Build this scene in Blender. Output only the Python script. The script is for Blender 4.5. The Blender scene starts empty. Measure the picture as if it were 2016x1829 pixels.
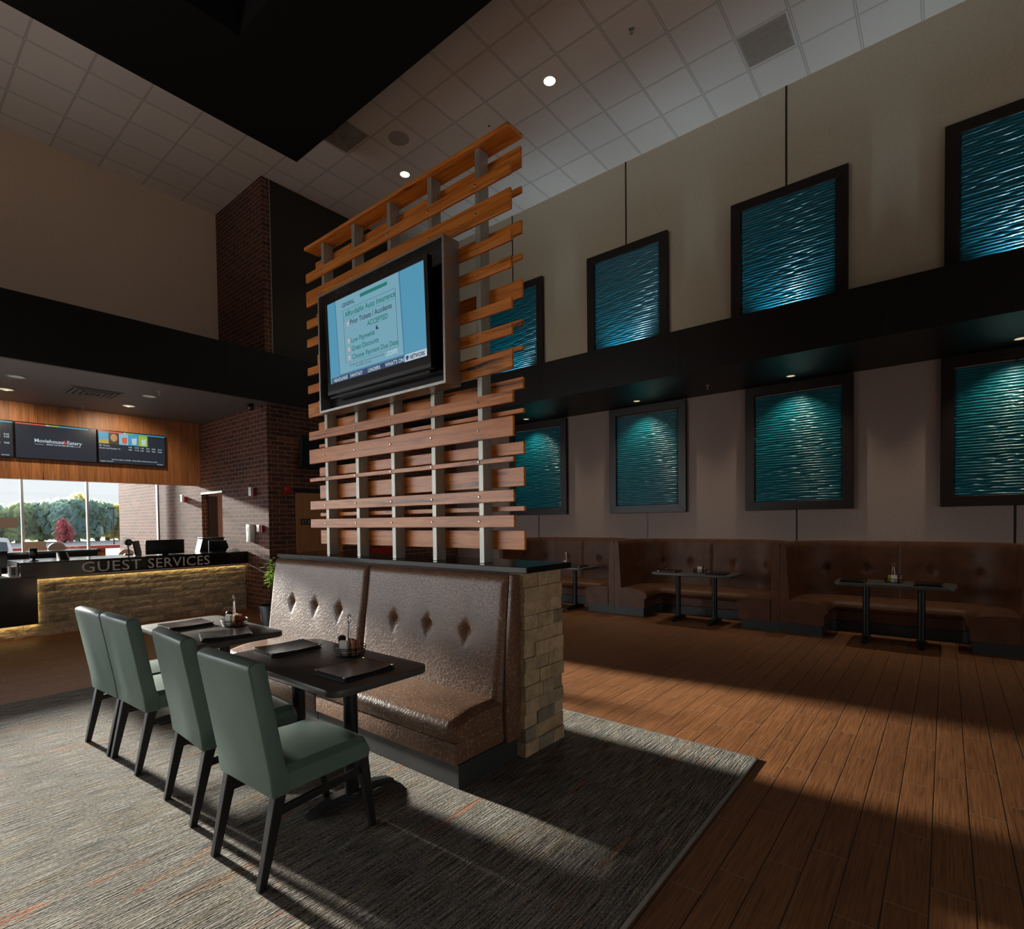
import bpy, bmesh, math, random
import numpy as np
from mathutils import Vector, Matrix, noise as mnoise

random.seed(7)
S = bpy.context.scene
COL = S.collection
PI = math.pi

# ------------------------------------------------------------------ camera
F_PX, CX, CY, W_PX, H_PX = 1052.13, 1008.0, 1050.71, 2016.0, 1829.0
CAM_H = 1.6
_y, _p, _r = math.radians(90 - 50.917), math.radians(-1.37046), math.radians(-0.6943)
fwd = Vector((math.cos(_p) * math.cos(_y), math.cos(_p) * math.sin(_y), math.sin(_p)))
rt = Vector((math.sin(_y), -math.cos(_y), 0))
up = rt.cross(fwd)
rt2 = math.cos(_r) * rt + math.sin(_r) * up
up2 = -math.sin(_r) * rt + math.cos(_r) * up
cam_d = bpy.data.cameras.new('camera')
cam = bpy.data.objects.new('camera', cam_d)
COL.objects.link(cam)
cam.matrix_world = Matrix(((rt2.x, up2.x, -fwd.x, 0), (rt2.y, up2.y, -fwd.y, 0), (rt2.z, up2.z, -fwd.z, CAM_H), (0, 0, 0, 1)))
cam_d.sensor_fit = 'HORIZONTAL'
cam_d.sensor_width = 36.0
cam_d.lens = 36.0 * F_PX / W_PX
cam_d.shift_y = (CY - H_PX / 2) / W_PX
cam_d.clip_start = 0.05
cam_d.clip_end = 400
S.camera = cam

# ------------------------------------------------------------------ world, sun, exposure
S.view_settings.view_transform = 'Standard'
S.view_settings.look = 'None'
S.view_settings.exposure = 0.0
S.view_settings.gamma = 1.0
S.view_settings.use_curve_mapping = False
S.cycles.use_denoising = True
S.cycles.max_bounces = 8
S.cycles.diffuse_bounces = 4
S.cycles.glossy_bounces = 3
S.cycles.transparent_max_bounces = 12
S.cycles.caustics_reflective = False
S.cycles.caustics_refractive = False
S.cycles.sample_clamp_indirect = 6.0

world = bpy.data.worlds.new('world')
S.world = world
world.use_nodes = True
wn = world.node_tree
wn.nodes.clear()
wo = wn.nodes.new('ShaderNodeOutputWorld')
wb = wn.nodes.new('ShaderNodeBackground')
wtc = wn.nodes.new('ShaderNodeTexCoord')
wsx = wn.nodes.new('ShaderNodeSeparateXYZ')
wr = wn.nodes.new('ShaderNodeValToRGB')
wn.links.new(wtc.outputs['Generated'], wsx.inputs[0])
wn.links.new(wsx.outputs['Z'], wr.inputs[0])
wr.color_ramp.elements[0].position = 0.0
wr.color_ramp.elements[0].color = (0.90, 0.92, 0.94, 1)
wr.color_ramp.elements.new(0.3).color = (0.82, 0.86, 0.92, 1)
wr.color_ramp.elements[2].position = 0.8
wr.color_ramp.elements[2].color = (0.35, 0.50, 0.70, 1)
wn.links.new(wr.outputs[0], wb.inputs[0])


def wmath(op, a, b, clamp=False):
    nd = wn.nodes.new('ShaderNodeMath')
    nd.operation = op
    nd.use_clamp = clamp
    for i, v in enumerate((a, b)):
        if isinstance(v, (int, float)):
            nd.inputs[i].default_value = v
        else:
            wn.links.new(v, nd.inputs[i])
    return nd.outputs[0]


# glow added in unseen western sky for bench and slat sheen, hazier elsewhere
SKY, WEST_GLOW = 1.05, 7.0
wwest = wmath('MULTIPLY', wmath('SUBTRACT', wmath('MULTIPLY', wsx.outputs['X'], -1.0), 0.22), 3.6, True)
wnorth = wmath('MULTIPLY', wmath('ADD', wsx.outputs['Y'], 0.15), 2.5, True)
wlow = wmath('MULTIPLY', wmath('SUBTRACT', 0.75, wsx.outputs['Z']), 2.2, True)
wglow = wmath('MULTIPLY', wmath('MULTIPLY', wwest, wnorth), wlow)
wn.links.new(wmath('ADD', wmath('MULTIPLY', wglow, WEST_GLOW), SKY), wb.inputs[1])
wn.links.new(wb.outputs[0], wo.inputs[0])

SUN_DIR = Vector((0.06, -1.0, -0.1985)).normalized()
sun_d = bpy.data.lights.new('sun', 'SUN')
sun_d.energy = 20.0
sun_d.color = (1.0, 0.92, 0.82)
sun_d.angle = math.radians(2.6)
sun = bpy.data.objects.new('sun', sun_d)
COL.objects.link(sun)
sun.location = (0, 30, 20)
sun.rotation_euler = SUN_DIR.to_track_quat('-Z', 'Y').to_euler()

# ------------------------------------------------------------------ mesh helpers
OFF = {}


def base_of(o):
    return OFF.get(o.name, Vector((0, 0, 0))) if o else Vector((0, 0, 0))


def uv_box(me):
    uv = me.uv_layers.new(name='uv') if not me.uv_layers else me.uv_layers[0]
    for p in me.polygons:
        n = p.normal
        a = (abs(n.x), abs(n.y), abs(n.z))
        k = a.index(max(a))
        for li in p.loop_indices:
            c = me.vertices[me.loops[li].vertex_index].co
            uv.data[li].uv = (c.x, c.y) if k == 2 else ((c.x, c.z) if k == 1 else (c.y, c.z))


def obj(name, bm, mat, parent=None, smooth=False, box_uv=True, origin=None):
    """link one mesh object; vertices of bm are world coordinates"""
    if parent is None and origin is None:
        xs = [v.co for v in bm.verts]
        origin = Vector(((min(c.x for c in xs) + max(c.x for c in xs)) / 2, (min(c.y for c in xs) + max(c.y for c in xs)) / 2, min(c.z for c in xs)))
    me = bpy.data.meshes.new(name)
    bm.normal_update()
    bm.to_mesh(me)
    bm.free()
    if box_uv:
        uv_box(me)
    off = base_of(parent) if parent else Vector(origin)
    me.transform(Matrix.Translation(-off))
    for m in (mat if isinstance(mat, (list, tuple)) else [mat]):
        me.materials.append(m)
    if smooth:
        for p in me.polygons:
            p.use_smooth = True
        if smooth != 'all':
            me.set_sharp_from_angle(angle=math.radians(35))
    o = bpy.data.objects.new(name, me)
    COL.objects.link(o)
    if parent:
        o.parent = parent
    else:
        o.location = off
    OFF[o.name] = off
    return o


def tag(o, label=None, cat=None, group=None, kind=None):
    if label:
        o['label'] = label
    if cat:
        o['category'] = cat
    if group:
        o['group'] = group
    if kind:
        o['kind'] = kind
    return o


def thing(name, label, cat, loc=(0, 0, 0), group=None):
    o = bpy.data.objects.new(name, None)
    COL.objects.link(o)
    o.empty_display_size = 0.1
    o.location = loc
    OFF[o.name] = Vector(loc)
    return tag(o, label, cat, group)


def copy_tree(o, parent=None):
    c = o.copy()
    COL.objects.link(c)
    if parent:
        c.parent = parent
    for ch in [x for x in bpy.data.objects if x.parent == o]:
        copy_tree(ch, c)
    return c


def BM():
    return bmesh.new()


def box(bm, x0, x1, y0, y1, z0, z1, bev=0.0, seg=2):
    vs = [bm.verts.new((x, y, z)) for x in (x0, x1) for y in (y0, y1) for z in (z0, z1)]
    fs = [bm.faces.new([vs[i] for i in f]) for f in ((0, 1, 3, 2), (4, 6, 7, 5), (0, 4, 5, 1), (2, 3, 7, 6), (0, 2, 6, 4), (1, 5, 7, 3))]
    if bev:
        es = list({e for f in fs for e in f.edges})
        bmesh.ops.bevel(bm, geom=es, offset=bev, segments=seg, affect='EDGES', profile=0.5)
    return fs


def quad(bm, a, b, c, d):
    return bm.faces.new([bm.verts.new(p) for p in (a, b, c, d)])


def prism(bm, pts, frm, to, bev=0.0, seg=2):
    """pts: list of 3D points on one end; translate by (to - frm)"""
    d = Vector(to) - Vector(frm)
    a = [bm.verts.new(p) for p in pts]
    b = [bm.verts.new(Vector(p) + d) for p in pts]
    n = len(pts)
    fs = [bm.faces.new(a[::-1]), bm.faces.new(b)]
    for i in range(n):
        fs.append(bm.faces.new((a[i], a[(i + 1) % n], b[(i + 1) % n], b[i])))
    bmesh.ops.recalc_face_normals(bm, faces=fs)
    if bev:
        es = list({e for f in fs for e in f.edges})
        bmesh.ops.bevel(bm, geom=es, offset=bev, segments=seg, affect='EDGES', profile=0.5)
    return fs


def tube(bm, pts, r, n=8, closed=False, cap=True, r1=None):
    pts = [Vector(p) for p in pts]
    m = len(pts)
    rings = []
    prev = None
    for i, p in enumerate(pts):
        a = pts[(i - 1) % m] if (i or closed) else p
        b = pts[(i + 1) % m] if (i < m - 1 or closed) else p
        t = (b - a).normalized()
        if prev is None:
            u = t.orthogonal().normalized()
        else:
            u = (prev - t * prev.dot(t)).normalized()
        prev = u
        w = t.cross(u)
        rr = r if r1 is None else r + (r1 - r) * i / (m - 1)
        rings.append([bm.verts.new(p + rr * (math.cos(2 * PI * k / n) * u + math.sin(2 * PI * k / n) * w)) for k in range(n)])
    for i in range(m if closed else m - 1):
        A, B = rings[i], rings[(i + 1) % m]
        for k in range(n):
            bm.faces.new((A[k], A[(k + 1) % n], B[(k + 1) % n], B[k]))
    if cap and not closed:
        bm.faces.new(rings[0][::-1])
        bm.faces.new(rings[-1])


def lathe(bm, prof, cx, cy, n=24, z0=0.0):
    rings = []
    for r, z in prof:
        if r < 1e-5:
            rings.append([bm.verts.new((cx, cy, z0 + z))])
        else:
            rings.append([bm.verts.new((cx + r * math.cos(2 * PI * k / n), cy + r * math.sin(2 * PI * k / n), z0 + z)) for k in range(n)])
    for A, B in zip(rings, rings[1:]):
        for k in range(n):
            k2 = (k + 1) % n
            if len(A) == 1 and len(B) == 1:
                continue
            if len(A) == 1:
                bm.faces.new((A[0], B[k2], B[k]))
            elif len(B) == 1:
                bm.faces.new((A[k], A[k2], B[0]))
            else:
                bm.faces.new((A[k], A[k2], B[k2], B[k]))
    bmesh.ops.recalc_face_normals(bm, faces=bm.faces[:])


def taper(bm, a, b, sa, sb, bev=0.004):
    """square bar from a (half size sa=(hx,hy)) to b"""
    vs = []
    for p, s in ((a, sa), (b, sb)):
        vs.append([bm.verts.new((p[0] + dx * s[0], p[1] + dy * s[1], p[2])) for dx, dy in ((-1, -1), (1, -1), (1, 1), (-1, 1))])
    A, B = vs
    fs = [bm.faces.new(A[::-1]), bm.faces.new(B)]
    for k in range(4):
        fs.append(bm.faces.new((A[k], A[(k + 1) % 4], B[(k + 1) % 4], B[k])))
    bmesh.ops.recalc_face_normals(bm, faces=fs)
    if bev:
        bmesh.ops.bevel(bm, geom=list({e for f in fs for e in f.edges}), offset=bev, segments=2, affect='EDGES', profile=0.5)


def rrect(x0, x1, y0, y1, r, n=8):
    pts = []
    for cx, cy, a0 in ((x1 - r, y1 - r, 0), (x0 + r, y1 - r, 90), (x0 + r, y0 + r, 180), (x1 - r, y0 + r, 270)):
        for i in range(n + 1):
            a = math.radians(a0 + 90 * i / n)
            pts.append((cx + r * math.cos(a), cy + r * math.sin(a)))
    return pts


def grid_faces(bm, G, wrap=False):
    for i in range(len(G) - 1):
        for j in range(len(G[0]) - 1):
            bm.faces.new((G[i][j], G[i + 1][j], G[i + 1][j + 1], G[i][j + 1]))


def text_into(bm, body, size, M, extrude=0.0, align='LEFT', spacing=1.0, bold=0.0, sx=1.0):
    c = bpy.data.curves.new('lettering', 'FONT')
    c.body = body
    c.size = size
    c.extrude = extrude
    c.align_x = align
    c.space_character = spacing
    c.offset = bold
    c.resolution_u = 3
    o = bpy.data.objects.new('lettering', c)
    me = bpy.data.meshes.new_from_object(o)
    me.transform(M @ Matrix.Diagonal((sx, 1, 1, 1)))
    bm.from_mesh(me)
    bpy.data.meshes.remove(me)
    bpy.data.objects.remove(o)
    bpy.data.curves.remove(c)


def face_frame(origin, right, upv):
    r = Vector(right).normalized()
    u = Vector(upv).normalized()
    n = r.cross(u)
    return Matrix(((r.x, u.x, n.x, origin[0]), (r.y, u.y, n.y, origin[1]), (r.z, u.z, n.z, origin[2]), (0, 0, 0, 1)))


# ------------------------------------------------------------------ materials
def lin(r, g, b):
    f = lambda c: (c / 255 / 12.92) if c / 255 <= 0.04045 else ((c / 255 + 0.055) / 1.055) ** 2.4
    return (f(r), f(g), f(b), 1)


class NT:
    def __init__(self, name):
        self.m = bpy.data.materials.new(name)
        self.m.use_nodes = True
        self.t = self.m.node_tree
        self.t.nodes.clear()
        self.out = self.t.nodes.new('ShaderNodeOutputMaterial')
        self.b = self.t.nodes.new('ShaderNodeBsdfPrincipled')
        self.t.links.new(self.b.outputs[0], self.out.inputs[0])

    def n(self, typ, **kw):
        nd = self.t.nodes.new('ShaderNode' + typ)
        for k, v in kw.items():
            setattr(nd, k, v)
        return nd

    def l(self, a, b):
        self.t.links.new(a, b)

    def math(self, op, a, b=None, c=None):
        nd = self.n('Math', operation=op)
        for i, v in enumerate((a, b, c)):
            if v is None:
                continue
            if isinstance(v, (int, float)):
                nd.inputs[i].default_value = v
            else:
                self.l(v, nd.inputs[i])
        return nd.outputs[0]

    def ramp(self, fac, stops):
        nd = self.n('ValToRGB')
        e = nd.color_ramp.elements
        while len(e) < len(stops):
            e.new(0.5)
        for i, (p, c) in enumerate(stops):
            e[i].position = p
            e[i].color = c if len(c) == 4 else (*c, 1)
        self.l(fac, nd.inputs[0])
        return nd.outputs[0]

    def coords(self, kind='Object', scale=(1, 1, 1), rot=(0, 0, 0)):
        tc = self.n('TexCoord')
        mp = self.n('Mapping')
        mp.inputs['Scale'].default_value = scale
        mp.inputs['Rotation'].default_value = rot
        self.l(tc.outputs[kind], mp.inputs[0])
        return mp.outputs[0]

    def noise(self, vec, scale=5, detail=3, rough=0.5, dist=0.0):
        nd = self.n('TexNoise')
        nd.inputs['Scale'].default_value = scale
        nd.inputs['Detail'].default_value = detail
        nd.inputs['Roughness'].default_value = rough
        nd.inputs['Distortion'].default_value = dist
        if vec is not None:
            self.l(vec, nd.inputs['Vector'])
        return nd.outputs['Fac']

    def mix(self, fac, a, b, mode='MIX'):
        nd = self.n('Mix', data_type='RGBA', blend_type=mode)
        for s, v in ((nd.inputs[0], fac), (nd.inputs[6], a), (nd.inputs[7], b)):
            if isinstance(v, (int, float)):
                s.default_value = v
            elif isinstance(v, (tuple, list)):
                s.default_value = v if len(v) == 4 else (*v, 1)
            else:
                self.l(v, s)
        return nd.outputs[2]

    def bump(self, h, strength=0.3, dist=0.01):
        nd = self.n('Bump')
        nd.inputs['Strength'].default_value = strength
        nd.inputs['Distance'].default_value = dist
        self.l(h, nd.inputs['Height'])
        self.l(nd.outputs[0], self.b.inputs['Normal'])

    def set(self, color=None, rough=None, metal=None, spec=None, coat=None):
        for k, v in (('Base Color', color), ('Roughness', rough), ('Metallic', metal), ('Specular IOR Level', spec), ('Coat Weight', coat)):
            if v is None:
                continue
            if isinstance(v, (int, float, tuple, list)):
                self.b.inputs[k].default_value = v
            else:
                self.l(v, self.b.inputs[k])
        return self.m


def plain(name, rgb, rough=0.5, metal=0.0, spec=0.5, bump=0.0, bscale=200, coat=0.0):
    t = NT(name)
    c = lin(*rgb)
    v = t.coords()
    n = t.noise(v, bscale * 0.1, 3)
    col = t.mix(n, tuple(x * 0.88 for x in c[:3]), tuple(min(1, x * 1.12) for x in c[:3]))
    t.set(col, rough, metal, spec, coat)
    if bump:
        t.bump(t.noise(v, bscale, 2), bump, 0.003)
    return t.m


def emit(name, rgb, strength):
    t = NT(name)
    t.b.inputs['Base Color'].default_value = (0.02, 0.02, 0.02, 1)
    t.b.inputs['Emission Color'].default_value = lin(*rgb)
    t.b.inputs['Emission Strength'].default_value = strength
    return t.m


def brick_mat(name, c1, c2, mortar, bw=0.262, rh=0.0813, ms=0.011):
    t = NT(name)
    v = t.coords('UV')
    b = t.n('TexBrick')
    t.l(v, b.inputs['Vector'])
    b.offset = 0.5
    b.inputs['Scale'].default_value = 1.0
    b.inputs['Brick Width'].default_value = bw
    b.inputs['Row Height'].default_value = rh
    b.inputs['Mortar Size'].default_value = ms * 0.5
    b.inputs['Mortar Smooth'].default_value = 0.15
    b.inputs['Bias'].default_value = 0.0
    b.inputs['Color1'].default_value = lin(*c1)
    b.inputs['Color2'].default_value = lin(*c2)
    b.inputs['Mortar'].default_value = lin(*mortar)
    n = t.noise(t.coords('UV', (60, 12, 1)), 1.0, 4, 0.6)
    col = t.mix(0.55, b.outputs['Color'], t.ramp(n, [(0.3, (0.45, 0.42, 0.42)), (0.7, (1.25, 1.2, 1.15))]), 'MULTIPLY')
    t.set(col, 0.85, 0, 0.25)
    h = t.math('SUBTRACT', t.math('MULTIPLY', n, 0.35), t.math('MULTIPLY', b.outputs['Fac'], 1.0))
    t.bump(h, 0.9, 0.008)
    return t.m


M = {}
M['brick'] = brick_mat('brick', (118, 76, 64), (84, 60, 56), (166, 145, 126))

# plank floor
t = NT('plank_floor')
tc = t.n('TexCoord')
sx = t.n('SeparateXYZ')
t.l(tc.outputs['UV'], sx.inputs[0])
PW, PL = 0.1505, 0.644
rowf = t.math('DIVIDE', t.math('SUBTRACT', 0.948, sx.outputs[1]), PW)
row = t.math('FLOOR', rowf)
uf = t.math('SUBTRACT', t.math('DIVIDE', t.math('SUBTRACT', sx.outputs[0], 3.526), PL), t.math('MULTIPLY', row, 1 / 3))
ui = t.math('FLOOR', uf)
fu = t.math('SUBTRACT', uf, ui)
fv = t.math('SUBTRACT', rowf, row)
du = t.math('MULTIPLY', t.math('MINIMUM', fu, t.math('SUBTRACT', 1.0, fu)), PL)
dv = t.math('MULTIPLY', t.math('MINIMUM', fv, t.math('SUBTRACT', 1.0, fv)), PW)
cid = t.n('CombineXYZ')
t.l(row, cid.inputs[0])
t.l(ui, cid.inputs[1])
wnz = t.n('TexWhiteNoise', noise_dimensions='3D')
t.l(cid.outputs[0], wnz.inputs['Vector'])
gv = t.n('CombineXYZ')
t.l(t.math('MULTIPLY', sx.outputs[0], 2.2), gv.inputs[0])
t.l(t.math('MULTIPLY', sx.outputs[1], 75.0), gv.inputs[1])
t.l(t.math('MULTIPLY', wnz.outputs['Value'], 9.0), gv.inputs[2])
grain = t.noise(gv.outputs[0], 1.6, 5, 0.6, 0.4)
wood = t.ramp(grain, [(0.28, lin(90, 56, 32)), (0.5, lin(132, 85, 50)), (0.75, lin(158, 108, 67))])
wood = t.mix(0.35, wood, t.ramp(wnz.outputs['Value'], [(0, (0.72, 0.70, 0.68)), (1, (1.15, 1.15, 1.15))]), 'MULTIPLY')
longj = t.math('LESS_THAN', dv, 0.0022)
shortj = t.math('LESS_THAN', du, 0.0020)
col = t.mix(longj, wood, lin(28, 19, 14))
col = t.mix(shortj, col, lin(158, 138, 120))
t.set(col, t.math('ADD', 0.36, t.math('MULTIPLY', grain, 0.2)), 0, 0.45)
jm = t.math('MINIMUM', t.math('DIVIDE', dv, 0.004), t.math('DIVIDE', du, 0.003))
jm = t.math('MINIMUM', jm, 1.0)
hh = t.math('ADD', t.math('MULTIPLY', jm, 1.0), t.math('MULTIPLY', grain, 0.18))
tilt = t.math('MULTIPLY', t.math('MULTIPLY', t.math('SUBTRACT', wnz.outputs['Value'], 0.5), 1.2), t.math('ADD', fu, t.math('MULTIPLY', fv, 0.5)))
t.bump(t.math('ADD', hh, tilt), 0.55, 0.004)
M['plank'] = t.m

# carpet
t = NT('carpet')
tc = t.n('TexCoord')
sx = t.n('SeparateXYZ')
t.l(tc.outputs['UV'], sx.inputs[0])


def stretched(xs, ys, scale, detail=3, rough=0.55, z=0.0):
    cv = t.n('CombineXYZ')
    t.l(t.math('MULTIPLY', sx.outputs[0], xs), cv.inputs[0])
    t.l(t.math('MULTIPLY', sx.outputs[1], ys), cv.inputs[1])
    cv.inputs[2].default_value = z
    return t.noise(cv.outputs[0], scale, detail, rough)


rib = stretched(5, 120, 1.0, 2)
fine = stretched(60, 130, 1.0, 2, 0.6, 3.0)
hue = stretched(1.6, 11, 1.0, 4, 0.65, 7.0)
big = stretched(0.8, 2.6, 1.0, 2, 0.5, 11.0)
tone = t.ramp(t.math('ADD', t.math('MULTIPLY', rib, 0.6), t.math('MULTIPLY', fine, 0.4)),
              [(0.36, lin(46, 43, 41)), (0.5, lin(130, 125, 119)), (0.64, lin(196, 190, 181))])
tint = t.ramp(hue, [(0.30, lin(150, 180, 184)), (0.42, lin(200, 200, 196)), (0.56, lin(198, 192, 182)), (0.64, lin(204, 190, 142)), (0.72, lin(196, 116, 92))])
col = t.mix(0.75, tone, tint, 'MULTIPLY')
redmask = t.math('MULTIPLY', t.math('GREATER_THAN', hue, 0.60), t.ramp(big, [(0.5, (0, 0, 0)), (0.62, (1, 1, 1))]))
col = t.mix(t.math('MULTIPLY', redmask, 0.38), col, lin(168, 84, 58))
t.set(col, 0.95, 0, 0.1)
t.bump(t.math('ADD', rib, t.math('MULTIPLY', fine, 0.8)), 0.9, 0.009)
M['carpet'] = t.m


def paint(name, rgb, rough=0.75, bs=300, bump=0.05):
    return plain(name, rgb, rough, 0, 0.3, bump, bs)


M['cream'] = paint('cream_paint', (192, 180, 158))
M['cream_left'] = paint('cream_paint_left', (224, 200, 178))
M['dark_panel'] = plain('dark_laminate', (24, 22, 21), 0.45, 0, 0.35)
M['dark_wall'] = plain('dark_paint', (50, 48, 44), 0.6, 0, 0.3)
M['black_soffit'] = plain('black_paint', (26, 25, 25), 0.8, 0, 0.15)
M['soffit'] = plain('soffit_paint', (112, 114, 120), 0.5, 0, 0.4)
M['beige'] = paint('beige_paint', (196, 180, 160))

# wallpaper on the recessed lower wall
t = NT('woven_wallcovering')
v = t.coords('UV')
n1 = t.noise(t.coords('UV', (260, 30, 1)), 1, 2)
n2 = t.noise(t.coords('UV', (30, 260, 1)), 1, 2)
w = t.math('ADD', t.math('MULTIPLY', n1, 0.5), t.math('MULTIPLY', n2, 0.5))
t.set(t.ramp(w, [(0.3, lin(140, 122, 114)), (0.7, lin(174, 155, 146))]), 0.8, 0, 0.2)
t.bump(w, 0.2, 0.002)
M['wallpaper'] = t.m

# acoustic ceiling tiles with T-bar grid
t = NT('ceiling_tiles')
tc = t.n('TexCoord')
sx = t.n('SeparateXYZ')
t.l(tc.outputs['UV'], sx.inputs[0])
TX, TY = 0.635, 0.6225
gx = t.math('DIVIDE', t.math('SUBTRACT', sx.outputs[0], 7.855), TX)
gy = t.math('DIVIDE', t.math('SUBTRACT', sx.outputs[1], 2.121), TY)
fx = t.math('ABSOLUTE', t.math('SUBTRACT', gx, t.math('ROUND', gx)))
fy = t.math('ABSOLUTE', t.math('SUBTRACT', gy, t.math('ROUND', gy)))
bar = t.math('MAXIMUM', t.math('LESS_THAN', t.math('MULTIPLY', fx, TX), 0.007), t.math('LESS_THAN', t.math('MULTIPLY', fy, TY), 0.012))
edge = t.math('MAXIMUM', t.math('LESS_THAN', t.math('MULTIPLY', fx, TX), 0.011), t.math('LESS_THAN', t.math('MULTIPLY', fy, TY), 0.016))
spk = t.noise(t.coords('UV', (220, 220, 1)), 1, 2)
cidc = t.n('CombineXYZ')
t.l(t.math('FLOOR', gx), cidc.inputs[0])
t.l(t.math('FLOOR', gy), cidc.inputs[1])
wz = t.n('TexWhiteNoise', noise_dimensions='3D')
t.l(cidc.outputs[0], wz.inputs['Vector'])
tile = t.ramp(spk, [(0.25, lin(218, 208, 198)), (0.7, lin(240, 231, 222))])
tile = t.mix(0.25, tile, t.ramp(wz.outputs['Value'], [(0, (0.82, 0.8, 0.8)), (1, (1.08, 1.06, 1.05))]), 'MULTIPLY')
col = t.mix(edge, tile, lin(120, 112, 106))
col = t.mix(bar, col, lin(214, 208, 200))
t.set(col, 0.9, 0, 0.15)
t.bump(t.math('ADD', t.math('MULTIPLY', spk, 0.3), t.math('MULTIPLY', edge, -1)), 0.4, 0.004)
M['ceiling'] = t.m


def wood_mat(name, axis, base, mid, light, dark, plank=None, rough=0.4, streak=0.62):
    """grain runs along axis (0 x,1 y,2 z); plank: (axis index across, width)"""
    t = NT(name)
    tc = t.n('TexCoord')
    sc = [22.0, 22.0, 22.0]
    sc[axis] = 1.3
    sep = t.n('SeparateXYZ')
    t.l(tc.outputs['Object'], sep.inputs[0])
    cv = t.n('CombineXYZ')
    if plank:
        k = t.math('FLOOR', t.math('DIVIDE', sep.outputs[plank[0]], plank[1]))
        wv = t.n('TexWhiteNoise', noise_dimensions='1D')
        t.l(k, wv.inputs['W'])
    for i in range(3):
        a = t.math('MULTIPLY', sep.outputs[i], sc[i])
        if plank and i == axis:
            a = t.math('ADD', a, t.math('MULTIPLY', wv.outputs['Value'], 37.0))
        t.l(a, cv.inputs[i])
    g = t.noise(cv.outputs[0], 1.5, 6, 0.62, 0.6)
    g2 = t.noise(cv.outputs[0], 0.42, 4, 0.6, 1.2)
    col = t.ramp(g, [(0.25, lin(*base)), (0.5, lin(*mid)), (0.75, lin(*light))])
    st = t.ramp(g2, [(streak, (0, 0, 0)), (streak + 0.05, (1, 1, 1))])
    col = t.mix(t.math('MULTIPLY', st, t.ramp(g, [(0.35, (1, 1, 1)), (0.6, (0.2, 0.2, 0.2))])), col, lin(*dark))
    if plank:
        col = t.mix(0.5, col, t.ramp(wv.outputs['Value'], [(0, (0.55, 0.52, 0.5)), (1, (1.2, 1.15, 1.1))]), 'MULTIPLY')
        fr = t.math('FRACT', t.math('DIVIDE', sep.outputs[plank[0]], plank[1]))
        col = t.mix(t.math('LESS_THAN', fr, 0.02), col, lin(40, 26, 18))
    t.set(col, rough, 0, 0.45)
    t.bump(g, 0.12, 0.003)
    return t.m


M['teak'] = wood_mat('teak_slats', 1, (146, 80, 28), (220, 130, 48), (240, 162, 78), (40, 26, 18), rough=0.34, streak=0.57)
M['teak_v'] = wood_mat('teak_panelling', 2, (138, 86, 50), (184, 120, 72), (208, 144, 90), (50, 32, 22), plank=(0, 0.13), rough=0.45)
M['door_wood'] = wood_mat('door_veneer', 2, (150, 104, 64), (172, 122, 78), (186, 138, 92), (120, 80, 50), rough=0.45, streak=0.8)
M['black_wood'] = plain('black_stained_wood', (30, 28, 27), 0.42, 0, 0.45, 0.05, 80)
M['frame_wood'] = plain('dark_brown_frame', (31, 23, 20), 0.4, 0, 0.4)

# metals
t = NT('brushed_steel')
n = t.noise(t.coords('Object', (40, 40, 2)), 4, 3)
t.set(t.ramp(n, [(0.3, lin(150, 150, 140)), (0.7, lin(180, 180, 168))]), t.math('ADD', 0.3, t.math('MULTIPLY', n, 0.2)), 0.45, 0.5)
M['steel'] = t.m
t = NT('brushed_aluminium')
n = t.noise(t.coords('Object', (3, 3, 90)), 5, 3)
t.set(t.ramp(n, [(0.3, lin(150, 148, 142)), (0.7, lin(186, 184, 178))]), 0.36, 0.9, 0.5)
M['alu'] = t.m
M['chrome'] = plain('chrome', (210, 208, 204), 0.2, 1.0)
M['letter'] = plain('pale_letter_metal', (252, 250, 244), 0.45, 0.1)
M['trim_metal'] = plain('satin_trim_metal', (176, 174, 168), 0.4, 0.8)
M['black_metal'] = plain('black_powder_coat', (26, 27, 29), 0.38, 0.2, 0.5, 0.03, 300)
M['wire'] = plain('black_wire', (24, 24, 24), 0.3, 0.7)
M['laminate'] = plain('black_laminate_top', (68, 67, 64), 0.38, 0, 0.5, 0.02, 500)
M['solid_black'] = plain('polished_black_stone', (24, 25, 26), 0.14, 0, 0.55)
M['black_gloss'] = plain('black_gloss_plastic', (16, 16, 18), 0.22, 0, 0.5)
M['black_matte'] = plain('black_matte_plastic', (22, 22, 24), 0.5, 0, 0.4)
M['plinth'] = plain('charcoal_plinth', (52, 54, 54), 0.5, 0, 0.4)
M['white_plastic'] = plain('white_plastic', (226, 226, 220), 0.4)
M['red_plastic'] = plain('red_plastic', (176, 32, 30), 0.4)
M['paper_white'] = plain('white_paper', (230, 224, 212), 0.8)
M['paper_pink'] = plain('pink_paper', (214, 120, 118), 0.8)
M['paper_brown'] = plain('brown_paper', (176, 122, 84), 0.8)
M['paper_yellow'] = plain('yellow_paper', (206, 188, 70), 0.8)
M['paper_blue'] = plain('blue_paper', (72, 108, 160), 0.8)
M['grille'] = plain('grey_grille', (176, 166, 157), 0.6)
M['vent_gap'] = plain('vent_gap', (84, 78, 73), 0.8)
M['grille_dark'] = plain('dark_gap', (20, 20, 20), 0.8)
M['sign_tan'] = plain('sign_tan', (176, 150, 130), 0.7)
M['tan'] = plain('tan_plastic', (186, 164, 140), 0.5)
M['asphalt'] = plain('pale_concrete', (176, 172, 164), 0.9, 0, 0.2, 0.1, 60)
M['curb'] = plain('red_painted_curb', (190, 80, 70), 0.8)
M['car_paint'] = plain('white_car_paint', (214, 220, 226), 0.25, 0.1, 0.5)
M['car_glass'] = plain('car_glass', (60, 84, 104), 0.1, 0, 0.6)
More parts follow.
